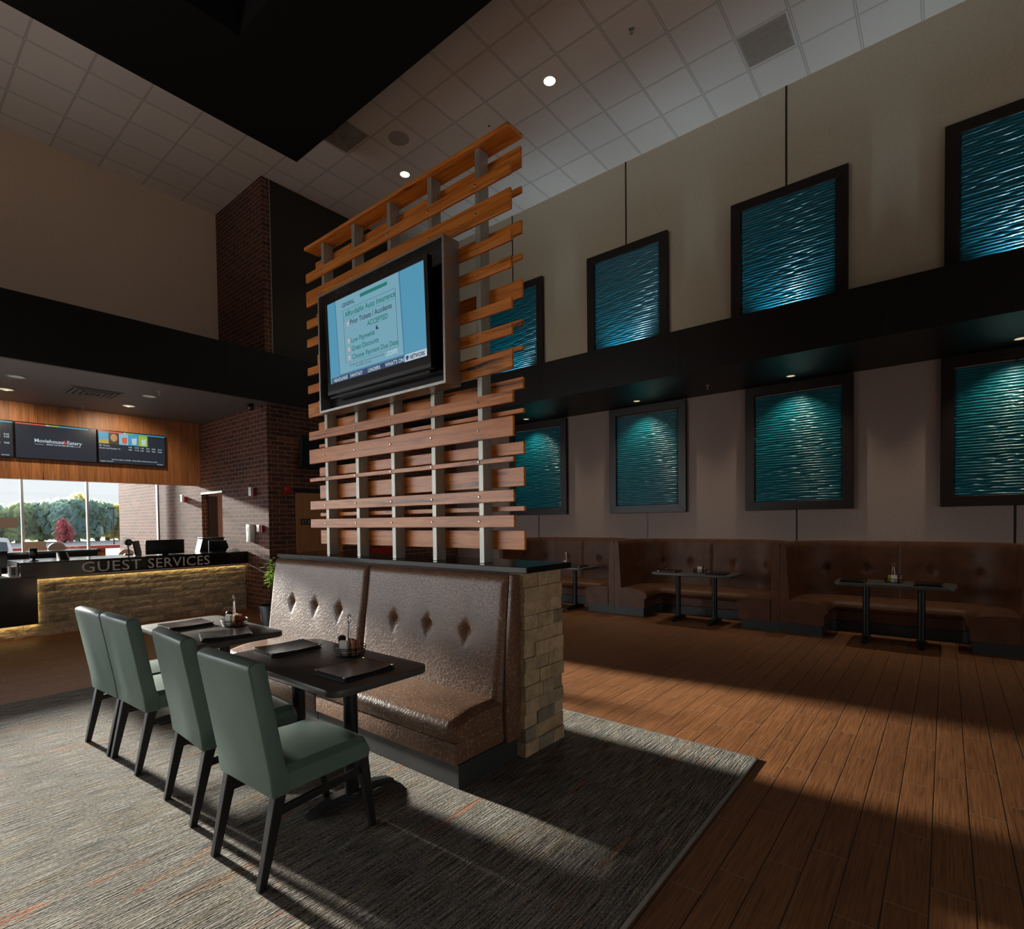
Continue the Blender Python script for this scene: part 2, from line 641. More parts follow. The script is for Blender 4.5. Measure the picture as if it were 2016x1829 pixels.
M['rubber'] = plain('rubber', (24, 24, 24), 0.8)
M['bark'] = plain('bark', (92, 76, 62), 0.9)


def leather(name, c1, c2, scale, rough, bstr, crack=None):
    t = NT(name)
    v = t.coords('Object')
    wv = t.n('TexNoise')
    wv.inputs['Scale'].default_value = 9
    t.l(v, wv.inputs['Vector'])
    mixv = t.n('Mix', data_type='VECTOR')
    mixv.inputs[0].default_value = 0.06
    t.l(v, mixv.inputs[4])
    t.l(wv.outputs['Color'], mixv.inputs[5])
    vo = t.n('TexVoronoi', feature='DISTANCE_TO_EDGE')
    vo.inputs['Scale'].default_value = scale
    t.l(mixv.outputs[1], vo.inputs['Vector'])
    n = t.noise(v, 5, 4)
    n3 = t.noise(v, 60, 3)
    col = t.ramp(n, [(0.3, lin(*c1)), (0.7, lin(*c2))])
    cr = t.ramp(vo.outputs[0], [(0.0, (1, 1, 1)), (0.06, (0, 0, 0))])
    if crack:
        col = t.mix(t.math('MULTIPLY', cr, t.ramp(n3, [(0.45, (0, 0, 0)), (0.6, (0.8, 0.8, 0.8))])), col, lin(*crack))
    t.set(col, t.math('ADD', rough, t.math('MULTIPLY', n3, 0.12)), 0, 0.5)
    h = t.math('SUBTRACT', t.math('MULTIPLY', n3, 0.5), t.math('MULTIPLY', cr, 0.9))
    t.bump(h, bstr, 0.004)
    return t.m


M['leather'] = leather('crackled_brown_leather', (98, 68, 48), (118, 83, 57), 36, 0.36, 0.26, (186, 166, 144))
M['leather_booth'] = leather('brown_booth_leather', (80, 50, 34), (100, 64, 42), 60, 0.42, 0.12)
M['leather_booth'].node_tree.nodes['Principled BSDF'].inputs['Specular IOR Level'].default_value = 0.28
M['green_vinyl'] = leather('sage_green_vinyl', (84, 106, 97), (94, 116, 106), 90, 0.36, 0.05)

# teal wave panel
t = NT('teal_wave_panel')
t.set(lin(8, 100, 116), 0.3, 0.0, 0.5, 0.25)
t.b.inputs['Coat Roughness'].default_value = 0.2
M['teal'] = t.m

# split-face ledger stone, tint stored per stone
t = NT('ledger_stone')
at = t.n('Attribute')
at.attribute_name = 'tint'
n = t.noise(t.coords('Object'), 14, 6, 0.65)
n2 = t.noise(t.coords('Object'), 60, 3, 0.6)
col = t.ramp(at.outputs['Fac'], [(0.0, lin(140, 132, 114)), (0.25, lin(186, 168, 136)), (0.7, lin(202, 180, 144)), (1.0, lin(190, 164, 126))])
col = t.mix(0.7, col, t.ramp(n, [(0.3, (0.5, 0.49, 0.48)), (0.65, (1.15, 1.12, 1.08))]), 'MULTIPLY')
t.set(col, 0.9, 0, 0.2)
t.bump(t.math('ADD', n, t.math('MULTIPLY', n2, 0.5)), 0.9, 0.02)
M['stone'] = t.m

def stone_like(src, name, cols):
    m = M[src].copy()
    m.name = name
    for nd in m.node_tree.nodes:
        if nd.type == 'VALTORGB' and len(nd.color_ramp.elements) == 4:
            for e, c in zip(nd.color_ramp.elements, cols):
                e.color = lin(*c)
    return m


M['stone_pale'] = stone_like('stone', 'pale_ledger_stone', ((180, 172, 152), (226, 214, 188), (240, 228, 200), (230, 214, 184)))
# window glass: see-through pane with a faint reflection
t = NT('window_glass')
tr = t.n('BsdfTransparent')
tr.inputs[0].default_value = (0.96, 0.98, 0.98, 1)
gl = t.n('BsdfGlossy')
gl.inputs['Roughness'].default_value = 0.02
mx = t.n('MixShader')
fr = t.n('Fresnel')
fr.inputs[0].default_value = 1.3
t.l(fr.outputs[0], mx.inputs[0])
t.l(tr.outputs[0], mx.inputs[1])
t.l(gl.outputs[0], mx.inputs[2])
t.l(mx.outputs[0], t.out.inputs[0])
M['glass'] = t.m
t = NT('jar_glass')
t.b.inputs['Transmission Weight'].default_value = 0.85
t.set((0.9, 0.9, 0.86, 1), 0.08)
M['jar'] = t.m


def leaf_mat(name, a, b):
    t = NT(name)
    n = t.noise(t.coords('Object'), 1.3, 4)
    t.set(t.ramp(n, [(0.35, lin(*a)), (0.65, lin(*b))]), 0.7, 0, 0.2)
    tl_ = t.n('BsdfTranslucent')
    t.l(t.b.inputs['Base Color'].links[0].from_socket, tl_.inputs[0])
    mxs = t.n('MixShader')
    mxs.inputs[0].default_value = 0.68
    t.l(t.b.outputs[0], mxs.inputs[1])
    t.l(tl_.outputs[0], mxs.inputs[2])
    t.l(mxs.outputs[0], t.out.inputs[0])
    return t.m


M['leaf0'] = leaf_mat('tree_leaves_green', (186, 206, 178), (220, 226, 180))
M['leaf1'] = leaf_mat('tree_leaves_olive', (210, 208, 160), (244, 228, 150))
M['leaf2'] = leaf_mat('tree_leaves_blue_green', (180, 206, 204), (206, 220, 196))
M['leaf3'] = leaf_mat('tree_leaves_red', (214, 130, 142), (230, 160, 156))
M['plant'] = leaf_mat('plant_leaves', (96, 140, 48), (160, 190, 80))

M['lamp_warm'] = emit('lamp_lens_warm', (255, 226, 176), 7.0)
M['lamp_soft'] = emit('lamp_lens_soft', (255, 232, 190), 0.75)
M['lamp_off'] = emit('lamp_lens_dim', (214, 206, 190), 0.25)
M['led'] = emit('led_strip_amber', (255, 212, 136), 8.0)
M['up_lens'] = emit('uplight_lens', (190, 225, 255), 3.0)
M['scr_blue'] = emit('screen_sky_blue', (96, 178, 214), 0.62)
M['scr_card'] = emit('screen_card_blue', (138, 196, 218), 0.62)
M['scr_card2'] = emit('screen_card_edge', (70, 140, 190), 0.6)
M['scr_teal'] = emit('screen_teal', (20, 140, 130), 0.6)
M['scr_navy'] = emit('screen_navy', (24, 62, 110), 0.6)
M['scr_dark'] = emit('screen_dark_text', (40, 58, 76), 0.6)
M['scr_white'] = emit('screen_white', (206, 226, 236), 0.7)
M['scr_orange'] = emit('screen_orange', (214, 150, 90), 0.6)
M['menu_bg'] = emit('menu_screen_slate', (32, 40, 54), 0.8)
M['menu_white'] = emit('menu_white', (196, 214, 224), 0.75)
M['menu_red'] = emit('menu_red', (222, 80, 52), 0.8)
M['menu_green'] = emit('menu_green', (160, 200, 60), 0.7)
M['menu_cyan'] = emit('menu_cyan', (40, 160, 200), 0.8)
M['poster_yellow'] = emit('poster_yellow', (196, 170, 70), 0.7)
M['poster_dark'] = emit('poster_dark', (30, 20, 14), 0.7)
M['poster_pale'] = emit('poster_pale_blue', (130, 196, 224), 0.75)
for k in ('scr_blue', 'scr_card', 'menu_bg'):
    M[k].node_tree.nodes['Principled BSDF'].inputs['Roughness'].default_value = 0.25


def spot(name, loc, target, power, color, angle, blend=0.6, radius=0.04, parent=None):
    d = bpy.data.lights.new(name, 'SPOT')
    d.energy = power
    d.color = color
    d.spot_size = math.radians(angle)
    d.spot_blend = blend
    d.shadow_soft_size = radius
    o = bpy.data.objects.new(name, d)
    COL.objects.link(o)
    o.location = loc
    o.rotation_euler = (Vector(target) - Vector(loc)).to_track_quat('-Z', 'Y').to_euler()
    if parent:
        o.location = Vector(loc) - base_of(parent)
        o.parent = parent
    return o


# ------------------------------------------------------------------ setting
def struct(name, bm, mat, smooth=False):
    return tag(obj(name, bm, mat, origin=(0, 0, 0), smooth=smooth), kind='structure')


ZC = 7.694           # ceiling
XU = 8.459           # upper right wall
XL = 9.295           # recessed lower right wall
ZS = 3.717           # underside of soffits
XB, YB = 4.65, 9.335  # brick corner
YW = 14.65           # window plane

bm = BM(); box(bm, -9, XL + .2, -7, YW + .1, -0.2, 0.0); struct('floor', bm, M['plank'])
bm = BM(); box(bm, -9, XU + .2, -7, 11.4, ZC, ZC + .15); struct('ceiling', bm, M['ceiling'])
bm = BM(); box(bm, XU, XU + .15, -7, YB + .2, ZS + .06, ZC); struct('wall_right', bm, M['cream'])
bm = BM(); box(bm, XL, XL + .15, -7, YB + .2, 0, ZS + .06); struct('wall_right_lower', bm, M['wallpaper'])
bm = BM(); box(bm, -9, XB + .1, 11.2, 11.35, ZS + .5, ZC); box(bm, -2.4, XB + .1, 11.2, 11.35, ZS + .08, ZS + .5); struct('wall_left', bm, M['cream_left'])
bm = BM()
box(bm, -9.2, -6, -7.2, -7.0, 0, ZC)
box(bm, 6, XL + .2, -7.2, -7.0, 0, ZC)
box(bm, -6, 6, -7.2, -7.0, 0, .3)
box(bm, -6, 6, -7.2, -7.0, 3.2, ZC)
struct('wall_back', bm, M['cream'])  # opening in this unseen wall added to let in fill light
bm = BM()
box(bm, -9.2, -9, -7, 8.0, 0, ZC)
box(bm, -9.2, -9, 8.0, 14.6, 3.7, ZC)
struct('wall_far_left', bm, M['dark_wall'])  # unseen side wall, its far end left open as added fill light
# brick pier: chimney above, brick return and brick face below
bm = BM()
box(bm, XB, XB + .135, YB, 11.2, ZS + .08, ZC)
struct('wall_brick_chimney', bm, M['brick'])
bm = BM(); box(bm, XB + .135, XB + .147, YB - .006, YB + .02, ZS + .08, ZC); tag(struct('trim_1', bm, M['trim_metal']))
bm = BM(); box(bm, XB + .147, XU, YB, YB + .12, ZS + .08, ZC); struct('wall_dark', bm, M['dark_wall'])
bm = BM()
box(bm, XB, XB + .14, YB, 11.22, 0, ZS)
box(bm, XB, XB + .14, 12.22, 17.8, 0, ZS)
box(bm, XB, XB + .14, 11.22, 12.22, 2.27, ZS)
struct('wall_brick_return', bm, M['brick'])
bm = BM(); box(bm, XB + .14, XL, YB, YB + .14, 0, ZS); struct('wall_brick_face', bm, M['brick'])
# vestibule behind the doorway in the brick return
bm = BM()
box(bm, XB + .14, 6.0, 12.22, 12.3, 0, 2.6)
box(bm, 5.9, 6.0, 11.1, 12.22, 0, 2.6)
box(bm, XB + .14, 6.0, 11.1, 12.3, 2.6, 2.7)
struct('wall_vestibule', bm, M['beige'])
d = tag(obj('door_1', (lambda b: (box(b, XB + .12, 4.95, 12.17, 12.22, 0, 2.2, .004), b)[1])(BM()), M['black_wood'], origin=(0, 0, 0)), kind='structure')
bm = BM(); box(bm, XB - .01, XB + .16, 11.2, 12.22, 2.235, 2.275); struct('trim_2', bm, M['trim_metal'])

# fascias and soffits
bm = BM()
box(bm, 7.69, 7.75, -7, 9.11, ZS, 4.362)
box(bm, 7.75, XL, -7, YB, ZS, ZS + .05)
box(bm, 7.75, XU, -7, YB, 3.98, 4.03)
struct('trim_3', bm, M['dark_panel'])
bm = BM()
for k in range(-1, 4):
    y = 0.552 + 2.49 * k
    box(bm, 7.686, 7.692, y - .004, y + .004, ZS, 4.362)
struct('trim_4', bm, M['grille_dark'])
bm = BM()
box(bm, -2.4, 7.69, 9.11, 9.17, ZS, 4.57)
box(bm, -2.4, -2.34, 9.17, 11.2, ZS, 4.57)
struct('trim_5', bm, M['dark_panel'])
bm = BM()
box(bm, -2.4, XB, 9.17, YW + .1, ZS, ZS + .08)
box(bm, XB, 7.75, 9.17, YB, ZS, ZS + .08)
struct('trim_6', bm, M['soffit'])
bm = BM()
for x in (1.4, 3.9, 6.4):
    box(bm, x - .004, x + .004, 9.106, 9.112, ZS, 4.57)
struct('trim_7', bm, M['grille_dark'])
# black ceiling cloud with a coffer
bm = BM()
z0, z1 = 7.15, ZC
x0, x1, y0, y1 = -5.0, 4.436, -4.0, 7.775
cx1, cy1 = 2.91, 6.28
box(bm, cx1, x1, y0, y1, z0, z1)
box(bm, x0, cx1, cy1, y1, z0, z1)
box(bm, x0, cx1, y0, cy1, z0 + .35, z1)
struct('trim_8', bm, M['black_soffit'])
# wood bulkhead over the counter
bm = BM(); box(bm, -2.2, XB - .002, 12.24, 12.4, 2.42, ZS); struct('wall_bulkhead', bm, M['teak_v'])

bm = BM(); box(bm, -2.2, XB - .002, 12.401, 12.42, 2.42, ZS); struct('unseen_bounce_backing', bm, M['soffit'])  # unseen grey backing added to stop orange sun bounce off the bulkhead

# recess lines on the right wall
bm = BM()
for k in range(-1, 4):
    box(bm, XU - .004, XU + .001, 1.784 + 2.491 * k - .013, 1.784 + 2.491 * k + .013, 4.0, ZC)
struct('trim_9', bm, M['frame_wood'])
bm = BM()
for k in range(-1, 4):
    box(bm, XL - .004, XL + .001, 1.812 + 2.493 * k - .012, 1.812 + 2.493 * k + .012, 0.3, ZS)
struct('trim_10', bm, M['frame_wood'])

# window
mull = [4.6, 3.248, 2.177, 1.106, 0.035, -1.036, -2.107, -3.178, -4.249, -5.32, -6.391, -7.462]
bm = BM()
for x in mull:
    box(bm, x - .02, x + .02, YW - .05, YW + .05, 0.0, ZS)
box(bm, -8.5, XB, YW - .05, YW + .05, 0, .08)
box(bm, -8.5, XB, YW - .05, YW + .05, ZS - .06, ZS)
win = struct('window_1', bm, M['alu'])
for a, b in zip(mull[1:], mull):
    bm = BM(); box(bm, a + .02, b - .02, YW - .004, YW + .004, .06, ZS - .04)
    obj('pane', bm, M['glass'], win)

# carpet with metal edge
cp = thing('carpet', 'striped grey carpet with metal edging laid beneath the green chairs and bench', 'carpet', (0, 3, 0))
bm = BM(); box(bm, -9, 3.72, 0.975, 6.565, 0.0005, 0.008); obj('carpet_pile', bm, M['carpet'], cp)
bm = BM(); box(bm, -9, 3.735, 0.957, 0.977, 0.0005, 0.011, .003); obj('edge_trim', bm, M['trim_metal'], cp)
bm = BM(); box(bm, 3.717, 3.737, 0.957, 6.57, 0.0005, 0.011, .003); obj('edge_trim', bm, M['trim_metal'], cp)

# ------------------------------------------------------------------ teal wave panels
def wave_mesh(width, height, nu=56, ridges=56, seed=0, amp=0.02):
    """wavy ridge relief in local coords: u along +y (centred), v along +z from 0, relief towards -x"""
    per = 8
    nv = ridges * per
    u = np.linspace(0, 1, nu)
    v = np.linspace(0, 1, nv)
    U, V = np.meshgrid(u, v)
    rs = np.random.RandomState(seed)
    ph = np.zeros_like(U)
    for i in range(12):
        fu, fvv = rs.uniform(1.0, 4.5), rs.uniform(7, 26)
        ph += rs.uniform(.16, .34) * np.sin(2 * np.pi * (fu * U + fvv * V + rs.rand()))
    row = V * ridges
    P = 2 * np.pi * row + 0.85 * ph
    hgt = amp * np.abs(np.sin(P / 2)) ** 0.8
    hgt *= 1 + .3 * np.sin(2.0 * ph + 1)
    ed = np.minimum(np.minimum(U, 1 - U) * width, np.minimum(V, 1 - V) * height)
    hgt *= np.clip(ed / .012, 0, 1)
    co = np.stack([-hgt, (U - .5) * width, V * height], -1).reshape(-1, 3)
    me = bpy.data.meshes.new('wave_panel')
    idx = np.arange(nu * nv).reshape(nv, nu)
    f = np.stack([idx[:-1, :-1], idx[1:, :-1], idx[1:, 1:], idx[:-1, 1:]], -1).reshape(-1, 4)
    me.from_pydata(co.tolist(), [], f.tolist())
    me.materials.append(M['teal'])
    for p in me.polygons:
        p.use_smooth = True
    return me


def framed_panel(name, x_wall, yc, z0, z1, label, group, me):
    t = thing(name, label, 'wall panel', (x_wall, yc, z0), group)
    hw, fw = .75, .138
    bm = BM()
    xf = x_wall - .075
    o = [(yc - hw, z0), (yc + hw, z0), (yc + hw, z1), (yc - hw, z1)]
    i = [(yc - hw + fw, z0 + fw), (yc + hw - fw, z0 + fw), (yc + hw - fw, z1 - fw), (yc - hw + fw, z1 - fw)]
    for k in range(4):
        k2 = (k + 1) % 4
        prism(bm, [(x_wall, *o[k]), (x_wall, *o[k2]), (x_wall, *i[k2]), (x_wall, *i[k])], (x_wall, 0, 0), (xf, 0, 0), .003, 1)
    obj('frame', bm, M['frame_wood'], t)
    w = bpy.data.objects.new('wave_panel', me)
    COL.objects.link(w)
    w.parent = t
    w.location = (-.035, 0, fw)
    return t


me_low = wave_mesh(1.224, 1.68, ridges=45, seed=3)
me_up = wave_mesh(1.224, 1.98, ridges=53, seed=5)
pos = {-1: 'cut by the right photo edge', 0: 'second from the right', 1: 'third from the right', 2: 'half behind the slats'}
for k in (-1, 0, 1, 2):
    framed_panel('framed_wave_panel', XU, 1.776 + 2.491 * k, 4.035, 6.267, 'dark-framed blue wave panel on upper cream wall, %s' % pos[k], 'upper wave panels', me_up)
    framed_panel('framed_wave_panel', XL, 1.806 + 2.493 * k, 1.722, 3.70, 'dark-framed teal wave panel on grey wall above booths, %s' % pos[k], 'lower wave panels', me_low)
    # uplight on the ledge
    yk = 1.776 + 2.491 * k
    L = thing('uplight', 'small uplight below the upper blue wave panel %s' % pos[k], 'light', (8.12, yk, 4.03), 'ledge uplights')
    bm = BM(); lathe(bm, [(0, 0), (.05, 0), (.05, .07), (.045, .075), (.04, .07), (0, .07)], 8.12, yk, 16, 4.031); obj('housing', bm, M['black_metal'], L, True)
    bm = BM(); lathe(bm, [(0, .0), (.04, .0)], 8.12, yk, 16, 4.102); obj('lens', bm, M['up_lens'], L)
    spot('uplight_lamp', (8.17, yk, 4.125), (8.40, yk, 5.0), 60, (.58, .83, 1.0), 90, .8, .03, L)
    # recessed downlight
    yk = 1.812 + 2.493 * k
    L = thing('recessed_downlight', 'lit soffit downlight over the teal wave panel %s' % pos[k], 'light', (8.884, yk, ZS), 'soffit downlights over the booths')
    bm = BM(); lathe(bm, [(.055, 0), (.055, -.006), (.07, -.006), (.07, 0)], 8.884, yk, 24, ZS); obj('trim_ring', bm, M['trim_metal'], L, True)
    bm = BM(); lathe(bm, [(0, -.003), (.055, -.003)], 8.884, yk, 24, ZS); obj('lens', bm, M['lamp_soft'], L)
    spot('downlight_lamp', (8.884, yk, ZS - .02), (9.05, yk, 2.6), 62, (1.0, .86, .62), 104, .75, .03, L)

# ------------------------------------------------------------------ ceiling fittings
def ceiling_lamp(x, y, label):
    L = thing('ceiling_downlight', label, 'light', (x, y, ZC), 'lit ceiling downlights')
    bm = BM(); lathe(bm, [(.08, 0), (.08, -.006), (.1, -.006), (.1, 0)], x, y, 28, ZC); obj('trim_ring', bm, M['white_plastic'], L, True)
    bm = BM(); lathe(bm, [(0, -.004), (.08, -.004)], x, y, 28, ZC); obj('lens', bm, M['lamp_warm'], L)
    spot('ceiling_lamp', (x, y, ZC - .03), (x, y, 0), 70, (1, .83, .6), 110, .9, .07, L)


ceiling_lamp(6.247, 7.394, 'lit round ceiling downlight above the slatted screen')
ceiling_lamp(6.243, 4.301, 'lit round ceiling downlight right of the slatted screen, near the top of the photo')

sp = thing('ceiling_speaker', 'round flush speaker grille in the white ceiling tiles', 'speaker', (5.613, 6.777, ZC))
bm = BM(); lathe(bm, [(0, -.012), (.13, -.01), (.15, -.006)], 5.613, 6.777, 32, ZC); obj('mesh_grille', bm, M['grille'], sp, True)
bm = BM(); lathe(bm, [(.148, -.001), (.15, -.01), (.16, -.008), (.162, 0)], 5.613, 6.777, 32, ZC); obj('rim', bm, M['grille'], sp, True)


def diffuser(name, label, x0, x1, y0, y1, z, n, mat, gap, lv=.018):
    t = thing(name, label, 'vent', ((x0 + x1) / 2, (y0 + y1) / 2, z))
    bm = BM(); box(bm, x0, x1, y0, y1, z - .004, z + .002); obj('backing', bm, gap, t)
    bm = BM()
    for i in range(n):
        a = i / n
        cx, cy = (x0 + x1) / 2, (y0 + y1) / 2
        hx, hy = (x1 - x0) / 2 * (1 - a), (y1 - y0) / 2 * (1 - a)
        w = (min(x1 - x0, y1 - y0) / 2 / n) * .58
        zz = z - .008 - (lv - .008) * (1 - abs(2 * a - 1))
        for bx in ((cx - hx, cx + hx, cy - hy, cy - hy + w), (cx - hx, cx + hx, cy + hy - w, cy + hy), (cx - hx, cx - hx + w, cy - hy + w, cy + hy - w), (cx + hx - w, cx + hx, cy - hy + w, cy + hy - w)):
            box(bm, *bx, zz, z - .003)
    obj('louvres', bm, mat, t)
    return t


diffuser('air_diffuser', 'square louvred air diffuser in the ceiling beside the black ceiling panel', 4.675, 5.275, 7.10, 7.70, ZC, 8, M['grille'], M['vent_gap'], .03)
rg = thing('return_air_grille', 'grey square return air grille in the ceiling tiles near the right wall', 'vent', (7.53, 1.822, ZC))
bm = BM(); box(bm, 7.252, 7.805, 1.542, 2.101, ZC - .006, ZC + .001); obj('backing', bm, M['grille'], rg)
bm = BM()
for i in range(26):
    x = 7.27 + i * .0206
    box(bm, x, x + .008, 1.556, 2.087, ZC - .012, ZC - .005)
obj('blades', bm, M['grille'], rg)


def sprinkler(x, y, z, label):
    t = thing('fire_sprinkler', label, 'sprinkler', (x, y, z), 'fire sprinklers')
    bm = BM(); lathe(bm, [(0, -.006), (.03, -.006), (.034, 0)], x, y, 16, z); obj('escutcheon', bm, M['trim_metal'], t, True)
    bm = BM(); lathe(bm, [(0, -.006), (.008, -.006), (.008, -.05), (.012, -.05), (.004, -.055), (.022, -.06), (.022, -.064), (0, -.064)], x, y, 12, z); obj('deflector', bm, M['trim_metal'], t, True)


sprinkler(6.247, 3.067, ZC, 'small sprinkler head in the white ceiling tiles, right of the lit downlight')
sprinkler(8.60, .343 * 8.6, ZS, 'small sprinkler head in the dark soffit between two teal panels')
sprinkler(3.116, 9.695, ZS, 'sprinkler head in the counter soffit beside the right-hand pair of downlights')
sprinkler(2.609, 11.875, ZS, 'sprinkler head in the counter soffit above the centre menu screen')
hp = thing('access_plate', 'faint square cover plate in a ceiling tile above the screen', 'plate', (6.278, 5.545, ZC))
bm = BM(); box(bm, 6.16, 6.4, 5.43, 5.66, ZC - .006, ZC + .001, .002); obj('plate', bm, M['ceiling'], hp)
bm = BM(); lathe(bm, [(0, -.014), (.012, -.014), (.016, -.006)], 6.33, 5.50, 12, ZC); obj('knob', bm, M['grille_dark'], hp, True)

for x, y, lb in ((1.497, 10.172, 'unlit downlight in the counter soffit, front left'), (1.531, 11.215, 'downlight in the counter soffit with added bulkhead fill lamp, rear left'),
                 (3.112, 10.149, 'unlit downlight in the counter soffit, front right'), (3.121, 11.218, 'downlight in the counter soffit with added bulkhead fill lamp, rear right')):
    L = thing('recessed_downlight', lb, 'light', (x, y, ZS), 'downlights over the guest counter')
    bm = BM(); lathe(bm, [(.085, 0), (.085, -.008), (.11, -.008), (.11, 0)], x, y, 28, ZS); obj('trim_ring', bm, M['trim_metal'], L, True)
    bm = BM(); lathe(bm, [(0, -.003), (.085, -.003)], x, y, 28, ZS); obj('lens', bm, M['lamp_soft' if y > 11 else 'lamp_off'], L)
    if y > 11:
        spot('bulkhead_fill_lamp', (x, y, ZS - .03), (x, 12.24, 2.4), 60, (1, .84, .6), 120, .6, .07, L)  # added warm fill, aimed at the wood bulkhead to brighten it
diffuser('soffit_diffuser', 'dark square air diffuser in the counter soffit', 2.12, 2.78, 10.22, 10.84, ZS, 5, M['soffit'], M['grille_dark'], .03)

# ------------------------------------------------------------------ half wall with stone end and slab
PX0, PX1, PY0, PY1 = 2.80, 3.24, 2.18, 5.43


def stone_face(bm, lay, u0, u1, z0, z1, place, rows, wmin, wmax, depth, rnd, jit=.016):
    """place(u, z, d) -> world point, d outward"""
    rh = (z1 - z0) / rows
    for r in range(rows):
        u = u0
        za, zb = z0 + r * rh + .0015, z0 + (r + 1) * rh - .0015
        while u < u1 - 1e-4:
            w = rnd.uniform(wmin, wmax)
            ue = u + w
            if u1 - ue < wmin * .6:
                ue = u1
            d = rnd.uniform(0, jit)
            c = rnd.random()
            ends = (u + .001 if u > u0 else u - rnd.uniform(0, jit) * .25, ue - .001 if ue < u1 else ue + rnd.uniform(0, jit))
            nx, nz = max(2, int((ue - u) / .05)), 3
            vg = []
            for i in range(nx + 1):
                colv = []
                for j in range(nz + 1):
                    uu = ends[0] + (ends[1] - ends[0]) * i / nx
                    zz = za + (zb - za) * j / nz
                    e = (i in (0, nx)) or (j in (0, nz))
                    dd = d + (rnd.uniform(-.004, .006) if not e else -.004)
                    colv.append(bm.verts.new(place(uu, zz, dd)))
                vg.append(colv)
            fs = []
            for i in range(nx):
                for j in range(nz):
                    fs.append(bm.faces.new((vg[i][j], vg[i + 1][j], vg[i + 1][j + 1], vg[i][j + 1])))
            # returns to the core
            bl = [bm.verts.new(place(a, b, -depth)) for a, b in ((ends[0], za), (ends[1], za), (ends[1], zb), (ends[0], zb))]
            for k, (edge, p, q) in enumerate(((([vg[i][0] for i in range(nx + 1)]), 0, 1), ([vg[nx][j] for j in range(nz + 1)], 1, 2), ([vg[nx - i][nz] for i in range(nx + 1)], 2, 3), ([vg[0][nz - j] for j in range(nz + 1)], 3, 0))):
                fs.append(bm.faces.new([bl[p]] + [bl[q]] + edge[::-1]) if False else bm.faces.new(edge[::-1] + [bl[p], bl[q]]))
            for f in fs:
                for lp in f.loops:
                    lp[lay] = c
            u = ue


hwall = thing('divider_half_wall', 'low stone-ended dividing wall with black slab top behind the brown bench', 'half wall', ((PX0 + PX1) / 2, PY0, 0))
bm = BM(); box(bm, PX0 + .02, PX1 - .03, PY0 + .06, PY1, .009, 1.2475); obj('core', bm, M['dark_panel'], hwall)
bm = BM()
lay = bm.loops.layers.float.new('tint')
rnd = random.Random(11)
stone_face(bm, lay, PX0, PX1, .009, 1.246, lambda u, z, d: (u, PY0 - d, z), 13, .11, .2, .12, rnd)
stone_face(bm, lay, PY0 + .05, PY1, .009, 1.246, lambda u, z, d: (PX1 - .03 + d, u, z), 13, .14, .3, .06, rnd)
obj('stone_cladding', bm, M['stone'], hwall)
bm = BM(); box(bm, 2.797, 3.343, 2.152, 5.452, 1.2476, 1.2895, .004); obj('slab_top', bm, M['solid_black'], hwall)

# ------------------------------------------------------------------ slatted wood screen
scr = thing('slatted_screen', 'tall open screen of horizontal wooden slats on steel posts', 'screen', (2.98, 3.69, 1.2895))
posts = (2.669, 3.178, 3.688, 4.202, 4.703)
for y in posts:
    bm = BM(); box(bm, 2.93, 3.03, y - .0235, y + .0235, 1.2895, 4.311, .003); obj('post', bm, M['steel'], scr)
front = [(3.996, 4.081), (3.757, 3.901), (3.540, 3.620), (3.358, 3.434), (3.077, 3.150), (2.897, 2.975), (2.657, 2.792), (2.429, 2.513), (2.194, 2.335), (2.016, 2.052), (1.735, 1.822), (1.555, 1.642)]
bolt_bm = BM()
lathe(bolt_bm, [(0, 0), (.009, 0), (.009, .004), (.005, .007), (0, .007)], 0, 0, 10, 0)
bolt_me = bpy.data.meshes.new('bolt')
bolt_bm.to_mesh(bolt_me)
bolt_bm.free()
bolt_me.transform(Matrix.Rotation(-PI / 2, 4, 'Y'))
bolt_me.materials.append(M['chrome'])
for i, (a, b) in enumerate(front):
    bm = BM(); box(bm, 2.908, 2.93, 2.342, 4.975, a, b, .003)
    s = obj('front_slat', bm, M['teak'], scr)
    for y in posts:
        o = bpy.data.objects.new('bolt', bolt_me)
        COL.objects.link(o)
        o.parent = s
        o.location = Vector((2.908, y, (a + b) / 2)) - base_of(s)
rear = [(4.126, 4.272), (3.944, 3.988), (3.660, 3.751), (3.478, 3.516), (3.204, 3.334), (3.009, 3.050), (2.832, 2.863), (2.554, 2.637), (2.381, 2.414), (2.085, 2.175), (1.852, 1.990), (1.671, 1.708), (1.387, 1.529)]
k = 3.03 / 3.06
for a, b in rear:
    a, b = 1.6 + (a - 1.6) * k, 1.6 + (b - 1.6) * k
    bm = BM(); box(bm, 3.03, 3.052, 2.345, 4.995, a, b, .003)
    obj('rear_slat', bm, M['teak'], scr)
bm = BM(); box(bm, 2.897, 3.064, 2.348, 4.978, 4.312, 4.342, .003); obj('top_cap', bm, M['teak'], scr)

# television in its box
cab = thing('television_surround', 'brushed metal box frame around the television on the slatted screen', 'cabinet', (2.82, 3.66, 2.61))
CXF, CXB, CY0, CY1, CZ0, CZ1 = 2.742, 2.899, 2.832, 4.497, 2.612, 3.685
bm = BM()
for a in ((CY0, CY1, CZ0, CZ0 + .02), (CY0, CY1, CZ1 - .02, CZ1), (CY0, CY0 + .02, CZ0 + .02, CZ1 - .02), (CY1 - .02, CY1, CZ0 + .02, CZ1 - .02)):
    box(bm, CXF, CXB, *a)
obj('box_frame', bm, M['alu'], cab)
bm = BM(); box(bm, 2.84, CXB - .002, CY0 + .02, CY1 - .02, CZ0 + .02, CZ1 - .02); obj('back_panel', bm, M['black_gloss'], cab)

